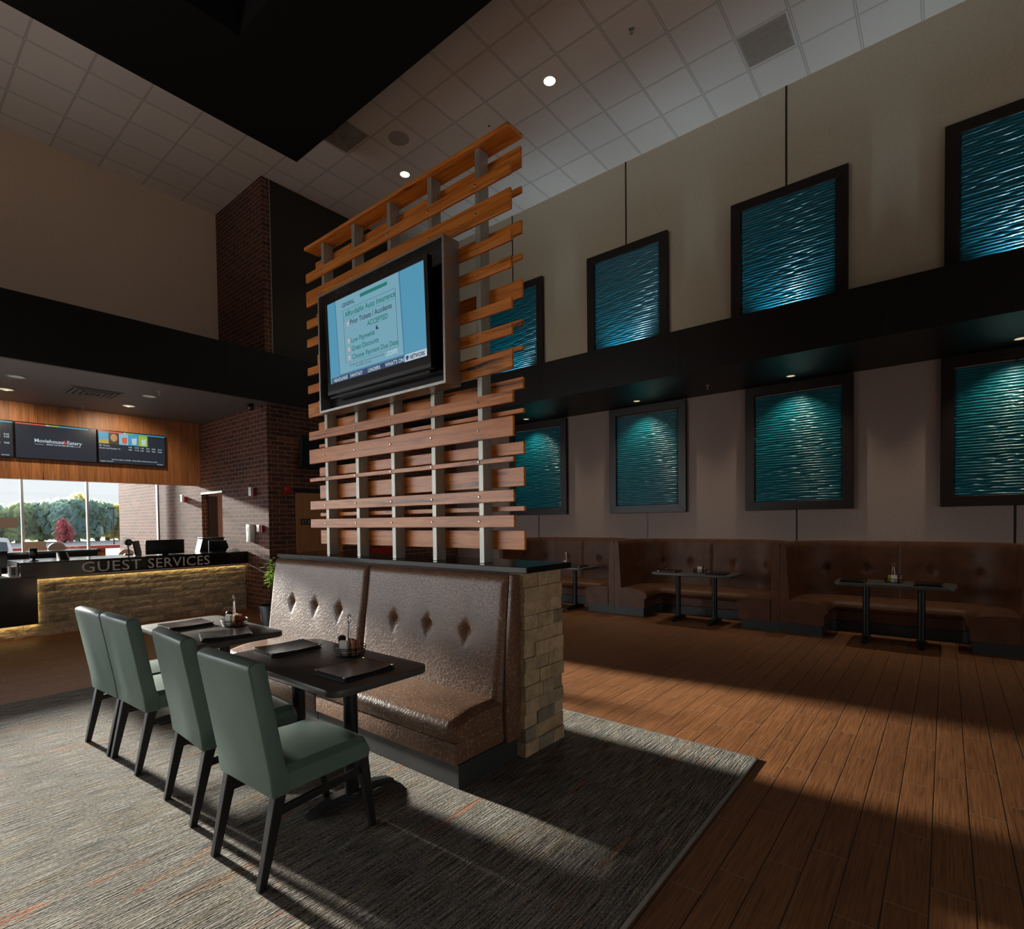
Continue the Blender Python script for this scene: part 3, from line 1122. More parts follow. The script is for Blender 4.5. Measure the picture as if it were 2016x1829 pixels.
TVC = Vector((2.752, 3.68, 2.755))
tilt = math.radians(1.8)
tv_u = Vector((-math.sin(tilt), 0, math.cos(tilt)))
TVW, TVH = 1.372, .835
tv = thing('television', 'flat television showing a blue insurance advert, mounted on the slatted screen', 'television', TVC)
FR = face_frame(TVC, (0, -1, 0), tv_u)


def fbox(bm, F, u0, u1, v0, v1, n0, n1, bev=0):
    b2 = BM()
    box(b2, u0, u1, v0, v1, n0, n1, bev)
    b2.transform(F)
    me = bpy.data.meshes.new('tmp')
    b2.to_mesh(me)
    b2.free()
    bm.from_mesh(me)
    bpy.data.meshes.remove(me)


def fquad(bm, F, pts, n):
    bm.faces.new([bm.verts.new(F @ Vector((u, v, n))) for u, v in pts])


h = TVW / 2
bm = BM()
fbox(bm, FR, -h, h, 0, .095, -.05, 0)
fbox(bm, FR, -h, h, TVH - .035, TVH, -.05, 0)
fbox(bm, FR, -h, -h + .04, .095, TVH - .035, -.05, 0)
fbox(bm, FR, h - .04, h, .095, TVH - .035, -.05, 0)
obj('bezel', bm, M['black_gloss'], tv)
bm = BM(); fbox(bm, FR, -h + .01, h - .01, .01, TVH - .01, -.06, -.012); obj('rear_case', bm, M['black_matte'], tv)
bm = BM(); fbox(bm, FR, -h + .02, h - .02, -.035, -.012, -.04, -.005, .004); obj('speaker_bar', bm, M['black_gloss'], tv)
bm = BM(); fbox(bm, FR, -h, h, .004, .03, .0, .003); obj('lower_strip', bm, M['black_metal'], tv)
sw, sh = TVW - .08, TVH - .13
SF = FR @ Matrix.Translation((-sw / 2, .095, 0))
bm = BM(); fbox(bm, SF, 0, sw, 0, sh, -.012, -.006); screen = obj('screen', bm, M['scr_blue'], tv)
P = lambda u, v: (u * sw, (1 - v) * sh)
bm = BM()
fquad(bm, SF, [P(.11, .93), P(.80, .93), P(.78, -.0), P(.09, -.0)], -.005)
obj('screen_shadow', bm, M['scr_card2'], screen)
bm = BM()
fquad(bm, SF, [P(.12, .91), P(.79, .91), P(.77, .0), P(.10, .0)], -.0045)
obj('screen_card', bm, M['scr_card'], screen)
bm = BM()
for u0, v0, u1, v1 in ((.185, .155, .735, .158), (.185, .27, .735, .272), (.20, .80, .74, .802)):
    fquad(bm, SF, [P(u0, v1), P(u1, v1), P(u1, v0), P(u0, v0)], -.004)
for u0, u1 in ((.183, .186), (.733, .736)):
    fquad(bm, SF, [P(u0 + .008, .80), P(u1 + .008, .80), P(u1, .155), P(u0, .155)], -.004)
fquad(bm, SF, [P(.02, 1.0), P(.79, 1.0), P(.79, .93), P(.02, .93)], -.004)
obj('screen_lines', bm, M['scr_navy'], screen)


def ftext(bm, F, body, u, v, size, align='LEFT', sx=1.0, bold=0.0, n=-.0035):
    text_into(bm, body, size, F @ Matrix.Translation((u, v, n)), 0, align, 1.0, bold, sx)


def flines(parent, name, mat, F, items, n=-.0035):
    for it in items:
        b_ = BM()
        ftext(b_, F, it[0], it[1], it[2], it[3], 'LEFT', it[4] if len(it) > 4 else 1.0, it[5] if len(it) > 5 else 0.0, n)
        obj(name, b_, mat, parent)


bm = BM()
fquad(bm, SF, [P(.38, .085), P(.66, .085), P(.66, .045), P(.38, .045)], -.004)
obj('screen_bar', bm, M['scr_teal'], screen)
flines(screen, 'screen_lettering', M['scr_teal'], SF, [(body, *P(u, v), s, sx, .0012) for body, u, v, s, sx in (('Affordable Auto Insurance', .205, .245, .066, .97), ('ACCEPTED', .445, .45, .058, .95), ('Low Payments', .262, .575, .058, .97), ('Great Discounts', .264, .675, .058, .97), ('Choose Payment Due Date', .266, .775, .058, .95))])
flines(screen, 'screen_lettering', M['scr_dark'], SF, [('Prior Tickets / Accidents', *P(.258, .355), .06, .94, .0008), ('GENERAL', *P(.175, .115), .048, .9, .0006),
       ('See agent for details. Terms and conditions apply.', *P(.235, .845), .024), ('Not available in all states.', *P(.30, .875), .022)])
bm = BM(); fquad(bm, SF, [P(.545, .53), P(.562, .53), P(.535, .47), P(.532, .53)], -.003)
obj('screen_pointer', bm, M['scr_dark'], screen)
for v in (.335, .545, .645, .745):
    bm = BM()
    fquad(bm, SF, [P(.222, v + .03), P(.25, v + .03), P(.25, v - .03), P(.222, v - .03)], -.004)
    obj('screen_checkbox', bm, M['scr_orange'], screen)
for v in (.335, .545, .645, .745):
    bm = BM(); fquad(bm, SF, [P(.225, v + .024), P(.247, v + .024), P(.247, v - .024), P(.225, v - .024)], -.0035)
    obj('checkbox_fill', bm, M['scr_white'], screen)
    bm = BM(); fquad(bm, SF, [P(.228, v), P(.237, v + .02), P(.252, v - .03), P(.237, v + .008)], -.003)
    obj('tick_mark', bm, M['scr_navy'], screen)
flines(screen, 'screen_lettering', M['scr_white'], SF, [(body, *P(u, .985), .042, 1.0, .0008) for body, u in (('HEADLINES', .04), ('FANTASY', .235), ('LEADERS', .43), ("WHAT'S ON", .61))] + [('.com', *P(.62, .87), .075, 1.0, .001)], -.003)
bm = BM(); fquad(bm, SF, [P(.80, 1.0), P(1.0, 1.0), P(1.0, .92), P(.80, .92)], -.004)
obj('screen_bar', bm, M['scr_white'], screen)
flines(screen, 'screen_lettering', M['scr_navy'], SF, [('NETWORK', *P(.845, .982), .045, .78, .0015)], -.003)
bm = BM(); fquad(bm, SF, [P(.822, .99), P(.835, .965), P(.835, .935), P(.81, .935), P(.81, .965)], -.003)
obj('screen_logo', bm, M['scr_navy'], screen)

# ------------------------------------------------------------------ tufted bench sections
def bench_section(y0, y1, label, buttons, end_panel):
    t = thing('upholstered_bench', label, 'bench', (2.5, (y0 + y1) / 2, 0), 'brown bench sections')
    g = .004
    bm = BM(); box(bm, 2.225, 2.785, y0 + .002, y1 - .002, .009, .15, .003); obj('plinth', bm, M['plinth'], t)
    bm = BM(); box(bm, 2.203, 2.78, y0 + g, y1 - g, .151, .283, .012, 3); obj('seat_base', bm, M['leather'], t, True)
    # seat cushion: grid over the top and front, rounded
    ny, prof = 40, []
    for i in range(9):
        a = i / 8 * PI / 2
        prof.append((2.185 + .055 * (1 - math.sin(a)) if False else 2.245 - .055 * math.cos(a), .355 + .052 * math.sin(a)))
    prof = [(2.21, .284), (2.193, .292), (2.188, .32)] + prof
    for i in range(1, 11):
        x = 2.245 + (2.66 - 2.245) * i / 10
        prof.append((x, .407 + .032 * math.sin(min(1, i / 5) * PI / 2)))
    bm = BM()
    G = []
    for j in range(ny + 1):
        s = j / ny
        y = y0 + g + (y1 - y0 - 2 * g) * s
        e = min(s, 1 - s) * (y1 - y0)
        f = 1 - max(0, 1 - e / .06) ** 2.2
        row = []
        for (x, z) in prof:
            zz = .284 + (z - .284) * (.80 + .20 * f)
            xx = x + .02 * (1 - f) * (1 if x < 2.3 else 0)
            row.append(bm.verts.new((xx, y, zz)))
        G.append(row)
    grid_faces(bm, G)
    for row, rev in ((G[0], False), (G[-1], True)):
        vs = [row[0]] + row[1:] + [bm.verts.new((2.66, row[0].co.y, .284))]
        bm.faces.new(vs if not rev else vs[::-1])
    bmesh.ops.recalc_face_normals(bm, faces=bm.faces[:])
    obj('seat_cushion', bm, M['leather'], t, True)
    # tufted backrest
    nz, ny = 66, 110
    bm = BM()
    G = []
    for j in range(ny + 1):
        s = j / ny
        y = y0 + g + (y1 - y0 - 2 * g) * s
        e = min(s, 1 - s) * (y1 - y0)
        row = []
        for i in range(nz + 1):
            q = i / nz
            z = .40 + (1.243 - .40) * q
            x = 2.598 + (2.705 - 2.598) * q
            rz = (1 - q) * (1.243 - .40)
            rnd_y = .055 * (1 - math.sqrt(max(0, 1 - max(0, 1 - e / .06) ** 2)))
            rnd_z = .055 * (1 - math.sqrt(max(0, 1 - max(0, 1 - rz / .06) ** 2)))
            d = max(rnd_y, rnd_z)
            for by in buttons:
                dy, dz = abs(y - by), z - .848
                m = dy / .085 + abs(dz) / (.10 if dz > 0 else .135)
                d += .036 * max(0, 1 - m) ** 1.35 + .012 * math.exp(-((y - by) ** 2 + dz ** 2) / .0005)
                d += .006 * math.exp(-((y - by) / .11) ** 2 - (dz / .16) ** 2)
            d -= .006 * math.sin(PI * s)
            row.append(bm.verts.new((x + d, y, z)))
        G.append(row)
    grid_faces(bm, G)
    for row, rev in ((G[0], True), (G[-1], False)):
        vs = [v for v in row] + [bm.verts.new((2.785, row[0].co.y, 1.243)), bm.verts.new((2.785, row[0].co.y, .40))]
        bm.faces.new(vs[::-1] if rev else vs)
    tp = [G[j][nz] for j in range(ny + 1)]
    bm.faces.new(tp[::-1] + [bm.verts.new((2.785, y0 + g, 1.243)), bm.verts.new((2.785, y1 - g, 1.243))])
    bmesh.ops.recalc_face_normals(bm, faces=bm.faces[:])
    bk = obj('backrest', bm, M['leather'], t, True)
    for by in buttons:
        b = BM()
        lathe(b, [(0, .007), (.006, .006), (.011, .002), (.012, 0)], 0, 0, 12, 0)
        b.transform(Matrix.Translation((2.598 + .107 * (.848 - .40) / .843 + .043, by, .848)) @ Matrix.Rotation(-PI / 2, 4, 'Y'))
        obj('button', b, M['leather'], bk, True)
    if end_panel:
        bm = BM()
        y = y0 - .03
        prism(bm, [(2.648, y, .15), (2.64, y, .34), (2.676, y, .836), (2.718, y, 1.243), (2.79, y, 1.243), (2.79, y, .15)], (0, y, 0), (0, y0 + .001, 0), .006, 2)
        obj('end_panel', bm, M['leather'], t, True)
    return t


bench_section(2.235, 3.762, 'brown tufted bench section nearest the stone wall end', (3.365, 2.975, 2.585), True)
bench_section(3.765, 5.35, 'brown tufted bench section farther from the stone end, nearer the guest counter', (4.91, 4.51, 4.125), False)

# ------------------------------------------------------------------ green dining chairs
def make_chair():
    t = thing('dining_chair', 'chair', 'chair')
    bm = BM()
    hw = .245
    pts = [(-.240, .385), (-.252, .5), (-.333, .975), (-.330, .992), (-.300, 1.006), (-.268, 1.000), (-.255, .985), (-.175, .52), (-.158, .49), (-.158, .385)]
    prism(bm, [(x, -hw, z) for x, z in pts], (0, -hw, 0), (0, hw, 0), .009, 3)
    obj('backrest', bm, M['green_vinyl'], t, True)
    # seat: crowned grid
    bm = BM()
    nx, ny = 22, 18
    G = []
    for i in range(nx + 1):
        row = []
        for j in range(ny + 1):
            u, v = i / nx, j / ny
            x = -.162 + (.283 + .162) * u
            y = -hw + 2 * hw * v
            ey = min(v, 1 - v) * 2 * hw
            ex = (1 - u) * .445
            z = .505 + .012 * math.sin(PI * v) * math.sin(PI * min(1, u * .8 + .1))
            z -= .028 * (1 - math.sqrt(max(0, 1 - max(0, 1 - ey / .028) ** 2)))
            z -= .045 * (1 - math.sqrt(max(0, 1 - max(0, 1 - ex / .05) ** 2)))
            row.append(bm.verts.new((x, y, z)))
        G.append(row)
    grid_faces(bm, G)
    bot = {}
    rim = [G[i][0] for i in range(nx + 1)] + [G[nx][j] for j in range(1, ny + 1)] + [G[i][ny] for i in range(nx - 1, -1, -1)] + [G[0][j] for j in range(ny - 1, 0, -1)]
    low = [bm.verts.new((v.co.x - (.006 if v.co.x > .25 else 0), v.co.y * .985, .395)) for v in rim]
    n = len(rim)
    for i in range(n):
        bm.faces.new((rim[i], low[i], low[(i + 1) % n], rim[(i + 1) % n]))
    bm.faces.new(low)
    bmesh.ops.recalc_face_normals(bm, faces=bm.faces[:])
    obj('seat', bm, M['green_vinyl'], t, True)
    for s in (-1, 1):
        bm = BM(); taper(bm, (-.285, s * .212, 0), (-.195, s * .214, .40), (.017, .017), (.028, .024)); obj('leg', bm, M['black_wood'], t)
        bm = BM(); taper(bm, (.325, s * .200, 0), (.252, s * .214, .40), (.015, .016), (.027, .024)); obj('leg', bm, M['black_wood'], t)
        bm = BM()
        prism(bm, [(-.222, s * .206 - .011, .285), (-.214, s * .206 - .011, .32), (.268, s * .206 - .011, .345), (.272, s * .206 - .011, .31)], (0, 0, 0), (0, .022, 0), .003)
        obj('stretcher', bm, M['black_wood'], t)
    return t


ch = make_chair()
spots = [(1.350, 2.525, 2.3, 'sage green chair nearest the camera, its whole seat in view'),
         (1.384, 3.286, -2.3, 'sage green chair second from the camera, at the far side of the near table'),
         (1.378, 4.228, 2.4, 'sage green chair third from the camera, at the near side of the far table'),
         (1.349, 4.728, 3.6, 'sage green chair farthest from the camera, nearest the guest counter')]
for i, (x, y, a, lb) in enumerate(spots):
    c = ch if i == 0 else copy_tree(ch)
    c.location = (x, y, 0.008)
    c.rotation_euler.z = math.radians(a)
    tag(c, lb, 'chair', 'green dining chairs')

# ------------------------------------------------------------------ tables
def make_table(lx, ly, post_dy):
    t = thing('dining_table', 'table', 'table')
    bm = BM()
    pts = rrect(-lx / 2, lx / 2, -ly / 2, ly / 2, .085, 8)
    prism(bm, [(x, y, .722) for x, y in pts], (0, 0, .722), (0, 0, .76), .005, 2)
    obj('tabletop', bm, M['laminate'], t, True)
    for s in (-1, 1):
        bm = BM(); lathe(bm, [(0, .05), (.04, .05), (.04, .715), (0, .715)], 0, s * post_dy, 24); obj('post', bm, M['black_metal'], t, True)
        bm = BM(); box(bm, -.12, .12, s * post_dy - .06, s * post_dy + .06, .712, .7225, .002); obj('mounting_plate', bm, M['black_metal'], t)
        bm = BM()
        # arched two-prong foot along x
        n = 20
        prof = []
        for i in range(n + 1):
            x = -.285 + .57 * i / n
            a = 1 - abs(x) / .285
            top = .018 + .042 * min(1, a * 1.8) ** .7 if a > 0 else .012
            botm = .012 * math.sin(min(1, max(0, (a - .12) * 2)) * PI / 2) if a > .12 else 0
            w = .022 + .022 * a
            prof.append((x, botm, max(top, botm + .012), w))
        R = []
        y0 = s * post_dy
        for x, b_, tp, w in prof:
            R.append([bm.verts.new((x, y0 - w, b_)), bm.verts.new((x, y0 + w, b_)), bm.verts.new((x, y0 + w * .8, tp)), bm.verts.new((x, y0 - w * .8, tp))])
        for A, B in zip(R, R[1:]):
            for k in range(4):
                bm.faces.new((A[k], A[(k + 1) % 4], B[(k + 1) % 4], B[k]))
        bm.faces.new(R[0][::-1]); bm.faces.new(R[-1])
        lathe(bm, [(.04, .05), (.055, .056), (.06, .045)], 0, y0, 20)
        bmesh.ops.recalc_face_normals(bm, faces=bm.faces[:])
        obj('foot', bm, M['black_metal'], t, True)
        for sx in (-1, 1):
            bm = BM(); lathe(bm, [(0, 0), (.012, 0), (.012, .014), (0, .014)], sx * .265, y0, 10); obj('glide', bm, M['rubber'], t)
    return t


tb = make_table(.64, 1.245, .285)
tpos = [(1.777, 2.942, .008, 'black laminate table nearest the camera, by the near bench section'),
        (1.775, 4.592, .008, 'black laminate table at the far bench section, nearer the guest counter'),
        (8.25, .512, 0, 'black table in the booth at the right of the photo'),
        (8.25, 3.02, 0, 'black table in the middle booth, below the teal panel'),
        (8.25, 5.52, 0, 'black table in the far booth, half hidden by the stone wall end')]
for i, (x, y, z, lb) in enumerate(tpos):
    c = tb if i == 0 else copy_tree(tb)
    c.location = (x, y, z)
    tag(c, lb, 'table', 'black pedestal tables')

# ------------------------------------------------------------------ menus
def make_menu():
    t = thing('menu', 'menu', 'menu')
    for nm, z0, hh, m, ins in (('back_cover', .0, .007, 'black_matte', 0), ('inner_page', .009, .004, 'black_matte', .004), ('front_cover', .014, .006, 'black_gloss', 0)):
        bm = BM()
        nx, ny = 12, 10
        T = []
        for lvl in (0, 1):
            G = []
            for i in range(nx + 1):
                row = []
                for j in range(ny + 1):
                    u, v = i / nx * 2 - 1, j / ny * 2 - 1
                    z = z0 + lvl * hh + (.006 * (u * u) - .004 * (1 - v * v) * .5 if nm == 'front_cover' else 0) + .002
                    row.append(bm.verts.new((u * (.165 - ins), v * (.138 - ins), z)))
                G.append(row)
            T.append(G)
        grid_faces(bm, T[1])
        for i in range(nx):
            for j in range(ny):
                bm.faces.new((T[0][i][j], T[0][i][j + 1], T[0][i + 1][j + 1], T[0][i + 1][j]))
        for i in range(nx):
            bm.faces.new((T[0][i][0], T[0][i + 1][0], T[1][i + 1][0], T[1][i][0]))
            bm.faces.new((T[0][i][ny], T[1][i][ny], T[1][i + 1][ny], T[0][i + 1][ny]))
        for j in range(ny):
            bm.faces.new((T[0][0][j], T[1][0][j], T[1][0][j + 1], T[0][0][j + 1]))
            bm.faces.new((T[0][nx][j], T[0][nx][j + 1], T[1][nx][j + 1], T[1][nx][j]))
        bmesh.ops.recalc_face_normals(bm, faces=bm.faces[:])
        obj(nm, bm, M[m], t, True)
    bm = BM()
    for sx in (-1, 1):
        for sy in (-1, 1):
            box(bm, sx * .158 - .008, sx * .158 + .008, sy * .131 - .008, sy * .131 + .008, .0195, .0285, .001)
    obj('corner_guard', bm, M['chrome'], t)
    return t


mn = make_menu()
mpos = [(1.747, 2.56, .768, 1, 'black glossy menu on the near table, nearest the camera'),
        (1.782, 3.362, .768, -4, 'black glossy menu at the far end of the near table'),
        (1.727, 4.166, .768, -18, 'black glossy menu at the near end of the far table'),
        (1.70, 4.85, .768, 0, 'black glossy menu at the far end of the far table, behind the chair backs'),
        (8.17, .16, .76, 0, 'black menu on the right booth table, right of its condiments'),
        (8.17, .93, .76, 0, 'black menu on the right booth table, left of its condiments'),
        (8.17, 2.66, .76, 0, 'black menu on the middle booth table, right of its condiments'),
        (8.17, 3.4, .76, 0, 'black menu on the middle booth table, left of its condiments'),
        (8.2, 5.15, .76, 0, 'black menu on the far booth table beside the stone wall end')]
for i, (x, y, z, a, lb) in enumerate(mpos):
    c = mn if i == 0 else copy_tree(mn)
    c.location = (x, y, z)
    c.rotation_euler.z = math.radians(a)
    tag(c, lb, 'menu', 'black menus')

# ------------------------------------------------------------------ condiment caddies
def make_caddy():
    t = thing('condiment_caddy', 'caddy', 'caddy')
    bm = BM()
    for z, rx, ry in ((.006, .068, .075), (.022, .073, .080), (.038, .076, .083), (.05, .077, .084)):
        tube(bm, [(rx * math.cos(a), ry * math.sin(a), z) for a in [2 * PI * i / 28 for i in range(28)]], .0026, 6, True)
    for i in range(6):
        a = 2 * PI * i / 6 + .3
        tube(bm, [(.066 * math.cos(a), .073 * math.sin(a), .006), (.077 * math.cos(a), .084 * math.sin(a), .05)], .002, 5)
    obj('wire_basket', bm, M['wire'], t, True)
    bm = BM(); lathe(bm, [(0, .004), (.068, .004), (.07, .007), (0, .008)], 0, 0, 24); obj('base_plate', bm, M['wire'], t)
    bm = BM()
    for s in (-1, 1):
        tube(bm, [(.0, s * .013, .006), (.0, s * .012, .10), (.0, s * .006, .19)], .0026, 6)
    tube(bm, [(.0, .0125 * math.cos(a), .215 + .027 * math.sin(a)) for a in [2 * PI * i / 20 for i in range(20)]], .003, 6, True)
    obj('handle', bm, M['chrome'], t, True)
    return t


def make_shaker():
    t = thing('salt_shaker', 'shaker', 'shaker')
    bm = BM(); lathe(bm, [(0, 0), (.02, 0), (.022, .01), (.019, .06), (.02, .07), (0, .07)], 0, 0, 16); obj('jar', bm, M['jar'], t, True)
    bm = BM(); lathe(bm, [(0, .003), (.018, .003), (.017, .045), (0, .045)], 0, 0, 14); obj('contents', bm, M['paper_brown'], t)
    bm = BM(); lathe(bm, [(.021, .068), (.022, .088), (.015, .098), (0, .1)], 0, 0, 16); obj('lid', bm, M['black_metal'], t, True)
    return t


def packets(name_mat, w, d, hgt, seed):
    bm = BM()
    r = random.Random(seed)
    n = 7
    for i in range(n):
        x = -d / 2 + d * (i + .5) / n
        le = r.uniform(-.008, .008)
        hh = hgt + r.uniform(-.006, .006)
        dx = .004
        prism(bm, [(x - dx * .5, -w / 2, 0), (x + dx * .5, -w / 2, 0), (x + dx * .5 + le, -w / 2, hh), (x - dx * .5 + le, -w / 2, hh)], (0, 0, 0), (0, w, 0))
    return bm


cad = make_caddy()
shk = make_shaker()
cpos = [(1.962, 2.93, .768, 'near table', 1), (1.957, 4.545, .768, 'far table', 1), (8.30, .515, .76, 'right booth table', 0), (8.30, 2.97, .76, 'middle booth table', 0), (8.30, 5.46, .76, 'far booth table', 0)]
pk_src = {}
for nm, m, w, d, hgt in (('white', 'paper_white', .05, .035, .075), ('brown', 'paper_brown', .045, .03, .078), ('pink', 'paper_pink', .04, .025, .07), ('yellow', 'paper_yellow', .035, .02, .07)):
    bm = packets(m, w, d, hgt, len(nm))
    pk_src[nm] = obj('sugar_packets', bm, M[m], None, origin=(0, 0, 0))
first = True
for ti, (x, y, z, where, big) in enumerate(cpos):
    c = cad if ti == 0 else copy_tree(cad)
    c.location = (x, y, z)
    c.scale = (1.25, 1.25, 1.04)
    tag(c, 'black wire condiment caddy with loop handle on the %s' % where, 'caddy', 'condiment caddies')
    s = shk if ti == 0 else copy_tree(shk)
    s.location = (x - .012, y + (.066 if big else -.062), z + .009)
    s.scale = (1.15, 1.15, 1.05)
    tag(s, 'glass shaker with dark lid in the caddy on the %s' % where, 'shaker', 'shakers in the caddies')
    for nm, dx, dy, rz in (('white', -.032, -.008, 12), ('brown', -.012, -.048, -10), ('pink', .026, -.018, 8), ('yellow', .030, .028, -5)):
        p = pk_src[nm] if ti == 0 else copy_tree(pk_src[nm])
        p.location = (x + dx * 1.25, y + dy * 1.25, z + .009)
        p.scale = (1.2, 1.2, 1.08)
        p.rotation_euler.z = math.radians(rz)
        tag(p, 'upright bunch of %s sugar packets in the caddy on the %s' % (nm, where), 'sugar packets', 'sugar packets in the caddies')

# ------------------------------------------------------------------ U-shaped booths
def make_booth():
    """centre at y=0, arms along x, open to -x, front at x=8.12"""
    HB, XF, XBK, R = 1.285, 8.125, 9.285, .62
    t = thing('dining_booth', 'booth', 'booth', (0, 0, 0))

    def path(n_arm=10, n_c=16, n_b=12):
        """half path from the back centre to the front of the +y arm: list of (pos, inward normal)"""
        P = []
        for i in range(n_b + 1):
            y = (HB - R) * i / n_b
            P.append((Vector((XBK, y)), Vector((-1, 0))))
        for i in range(1, n_c + 1):
            a = PI / 2 * i / n_c
            c = Vector((XBK - R, HB - R))
            dirv = Vector((math.cos(a), math.sin(a)))
            P.append((c + R * dirv, -dirv))
        for i in range(1, n_arm + 1):
            P.append((Vector((XBK - R + (XF - XBK + R) * i / n_arm, HB)), Vector((0, -1))))
        return P

    def sweep(prof, s, name, mat, P, dimple=None, cap=True, x_end=0.0):
        bm = BM()
        G = []
        L = 0
        prev = None
        for pos_, nr in P:
            if prev is not None:
                L += (pos_ - prev).length
            prev = pos_
            row = []
            for d, z in prof:
                dd = d
                if dimple:
                    dd -= dimple(L, z, d)
                q = pos_ + nr * max(dd, .002)
                row.append(bm.verts.new((q.x, s * q.y, z)))
            G.append(row)
        grid_faces(bm, G)
        n = len(prof)
        for A, B in zip(G, G[1:]):
            bm.faces.new((A[n - 1], B[n - 1], B[0], A[0]))
        bm.faces.new(G[0]); bm.faces.new(G[-1][::-1])
        bmesh.ops.recalc_face_normals(bm, faces=bm.faces[:])
        return obj(name, bm, mat, t, True)

    full = (HB - R) + PI / 2 * R + (XBK - R - XF)
    btn = [full * .17, full * .42, full * .67]
    for s in (1, -1):
        P = path(24, 40, 30)
        prof = [(0, .14)]
        prof += [(0, 1.19), (.01, 1.235), (.035, 1.252), (.06, 1.24), (.078, 1.20)]
        nb = 22
        for i in range(1, nb + 1):
            z = 1.20 + (.40 - 1.20) * i / nb
            prof.append((.08 + .045 * i / nb, z))
        prof.append((.125, .14))

        def dm(L, z, d):
            if d < .08 or z < .3 or z > 1.19:
                return 0
            v = 0
            for b in btn:
                m = abs(L - b) / .10 + abs(z - .84) / .12
                v += .04 * max(0, 1 - m) ** 1.3
            v += .014 * max(0, 1 - L / .035) ** 2
            return v
        bk = sweep(prof, s, 'backrest', M['leather_booth'], P, dm)
        # buttons
        for b in btn:
            L = 0
            for (p0, n0), (p1, n1) in zip(P, P[1:]):
                sl = (p1 - p0).length
                if L + sl >= b:
                    break
                L += sl
            pp = p0 + (p1 - p0) * ((b - L) / sl)
            q = pp + n0 * .066
            bmb = BM()
            lathe(bmb, [(0, .008), (.007, .006), (.012, 0)], 0, 0, 10)
            bmb.transform(Matrix.Translation((q.x, s * q.y, .84)) @ Vector((n0.x, s * n0.y, 0)).to_track_quat('Z', 'Y').to_matrix().to_4x4())
            obj('button', bmb, M['leather_booth'], bk, True)
        prof = [(.12, .29), (.12, .452)]
        for i in range(1, 7):
            prof.append((.12 + .38 * i / 6, .452 - .028 * (i / 6) ** 2 + .012 * math.sin(PI * i / 6)))
        prof += [(.55, .405), (.585, .37), (.595, .34), (.57, .295), (.55, .29)]
        P2 = [(p, n) for p, n in path()]
        P2[-1] = (Vector((XF - .015, HB)), Vector((0, -1)))
        sweep(prof, s, 'seat', M['leather_booth'], P2)
        sweep([(.12, .145), (.12, .289), (.535, .289), (.548, .28), (.548, .155), (.54, .145)], s, 'seat_base', M['leather_booth'], P2)
        P3 = path()
        P3[-1] = (Vector((XF + .02, HB)), Vector((0, -1)))
        sweep([(.002, 0), (.002, .139), (.52, .139), (.52, 0)], s, 'plinth', M['plinth'], P3)
    return t


bo = make_booth()
for i, (y, lb) in enumerate(((.515, 'brown leather U-shaped booth at the right, below the second teal panel'), (3.085, 'brown leather U-shaped booth in the middle of the row'),
                             (5.655, 'brown leather U-shaped booth at the far left of the row, partly behind the stone wall'), (-2.055, 'brown leather booth cut off by the right edge of the photo'))):
    c = bo if i == 0 else copy_tree(bo)
    c.location = (0, y, 0)
    tag(c, lb, 'booth', 'leather booths')

# ------------------------------------------------------------------ guest services counter
gc = thing('guest_services_counter', 'stone-fronted counter with black band reading GUEST SERVICES under the wood bulkhead', 'counter', (3.0, 10.5, 0))
bm = BM(); box(bm, -1.5, 4.6485, 10.25, 10.4, 0, .86); obj('front_core', bm, M['dark_panel'], gc)
bm = BM()
lay = bm.loops.layers.float.new('tint')
stone_face(bm, lay, -1.5, 4.638, 0, .835, lambda u, z, d: (u, 10.245 - d, z), 9, .22, .52, .02, random.Random(5), .01)
obj('stone_cladding', bm, M['stone_pale'], gc)
bm = BM(); box(bm, 1.473, 4.6485, 10.165, 10.24, .868, 1.075, .003); obj('name_band', bm, M['solid_black'], gc)
bm = BM(); box(bm, -1.5, 1.648, 10.165, 10.225, .198, .88, .003); obj('black_panel', bm, M['solid_black'], gc)
bm = BM(); box(bm, 1.473, 4.6485, 10.165, 11.25, 1.0755, 1.09, .003); obj('high_top', bm, M['solid_black'], gc)
bm = BM(); box(bm, -1.5, 1.47, 10.165, 10.95, .881, .899, .003); obj('low_top', bm, M['white_plastic'], gc)
bm = BM(); box(bm, 1.473, 1.53, 10.41, 11.25, .0, 1.0745); obj('side_panel', bm, M['dark_panel'], gc)
bm = BM(); box(bm, 1.66, 4.63, 10.205, 10.228, .8655, .8675); obj('led_strip', bm, M['led'], gc)
bm = BM(); box(bm, 1.640, 1.6475, 10.2255, 10.231, .2, .84); obj('led_strip', bm, M['led'], gc)
bm = BM(); box(bm, -1.5, 1.64, 10.205, 10.222, .1955, .1975); obj('led_strip', bm, M['led'], gc)
for word, xa, xb in (('GUEST', 2.161, 2.935), ('SERVICES', 3.03, 3.972)):
    b2 = BM()
    text_into(b2, word, .215, Matrix.Identity(4), .006, 'LEFT', 1.06)
    xs = [v.co.x for v in b2.verts]; ys = [v.co.y for v in b2.verts]
    sxx, syy = (xb - xa) / (max(xs) - min(xs)), .158 / (max(ys) - min(ys))
    b2.transform(Matrix.Translation((xa, 10.161, .897)) @ Matrix.Rotation(PI / 2, 4, 'X') @ Matrix.Diagonal((sxx, syy, 1, 1)) @ Matrix.Translation((-min(xs), -min(ys), 0)))
    obj('lettering', b2, M['letter'], gc)


def single(name, bm, mat, label, cat, group=None, smooth=False):
    return tag(obj(name, bm, mat, None, smooth), label, cat, group)


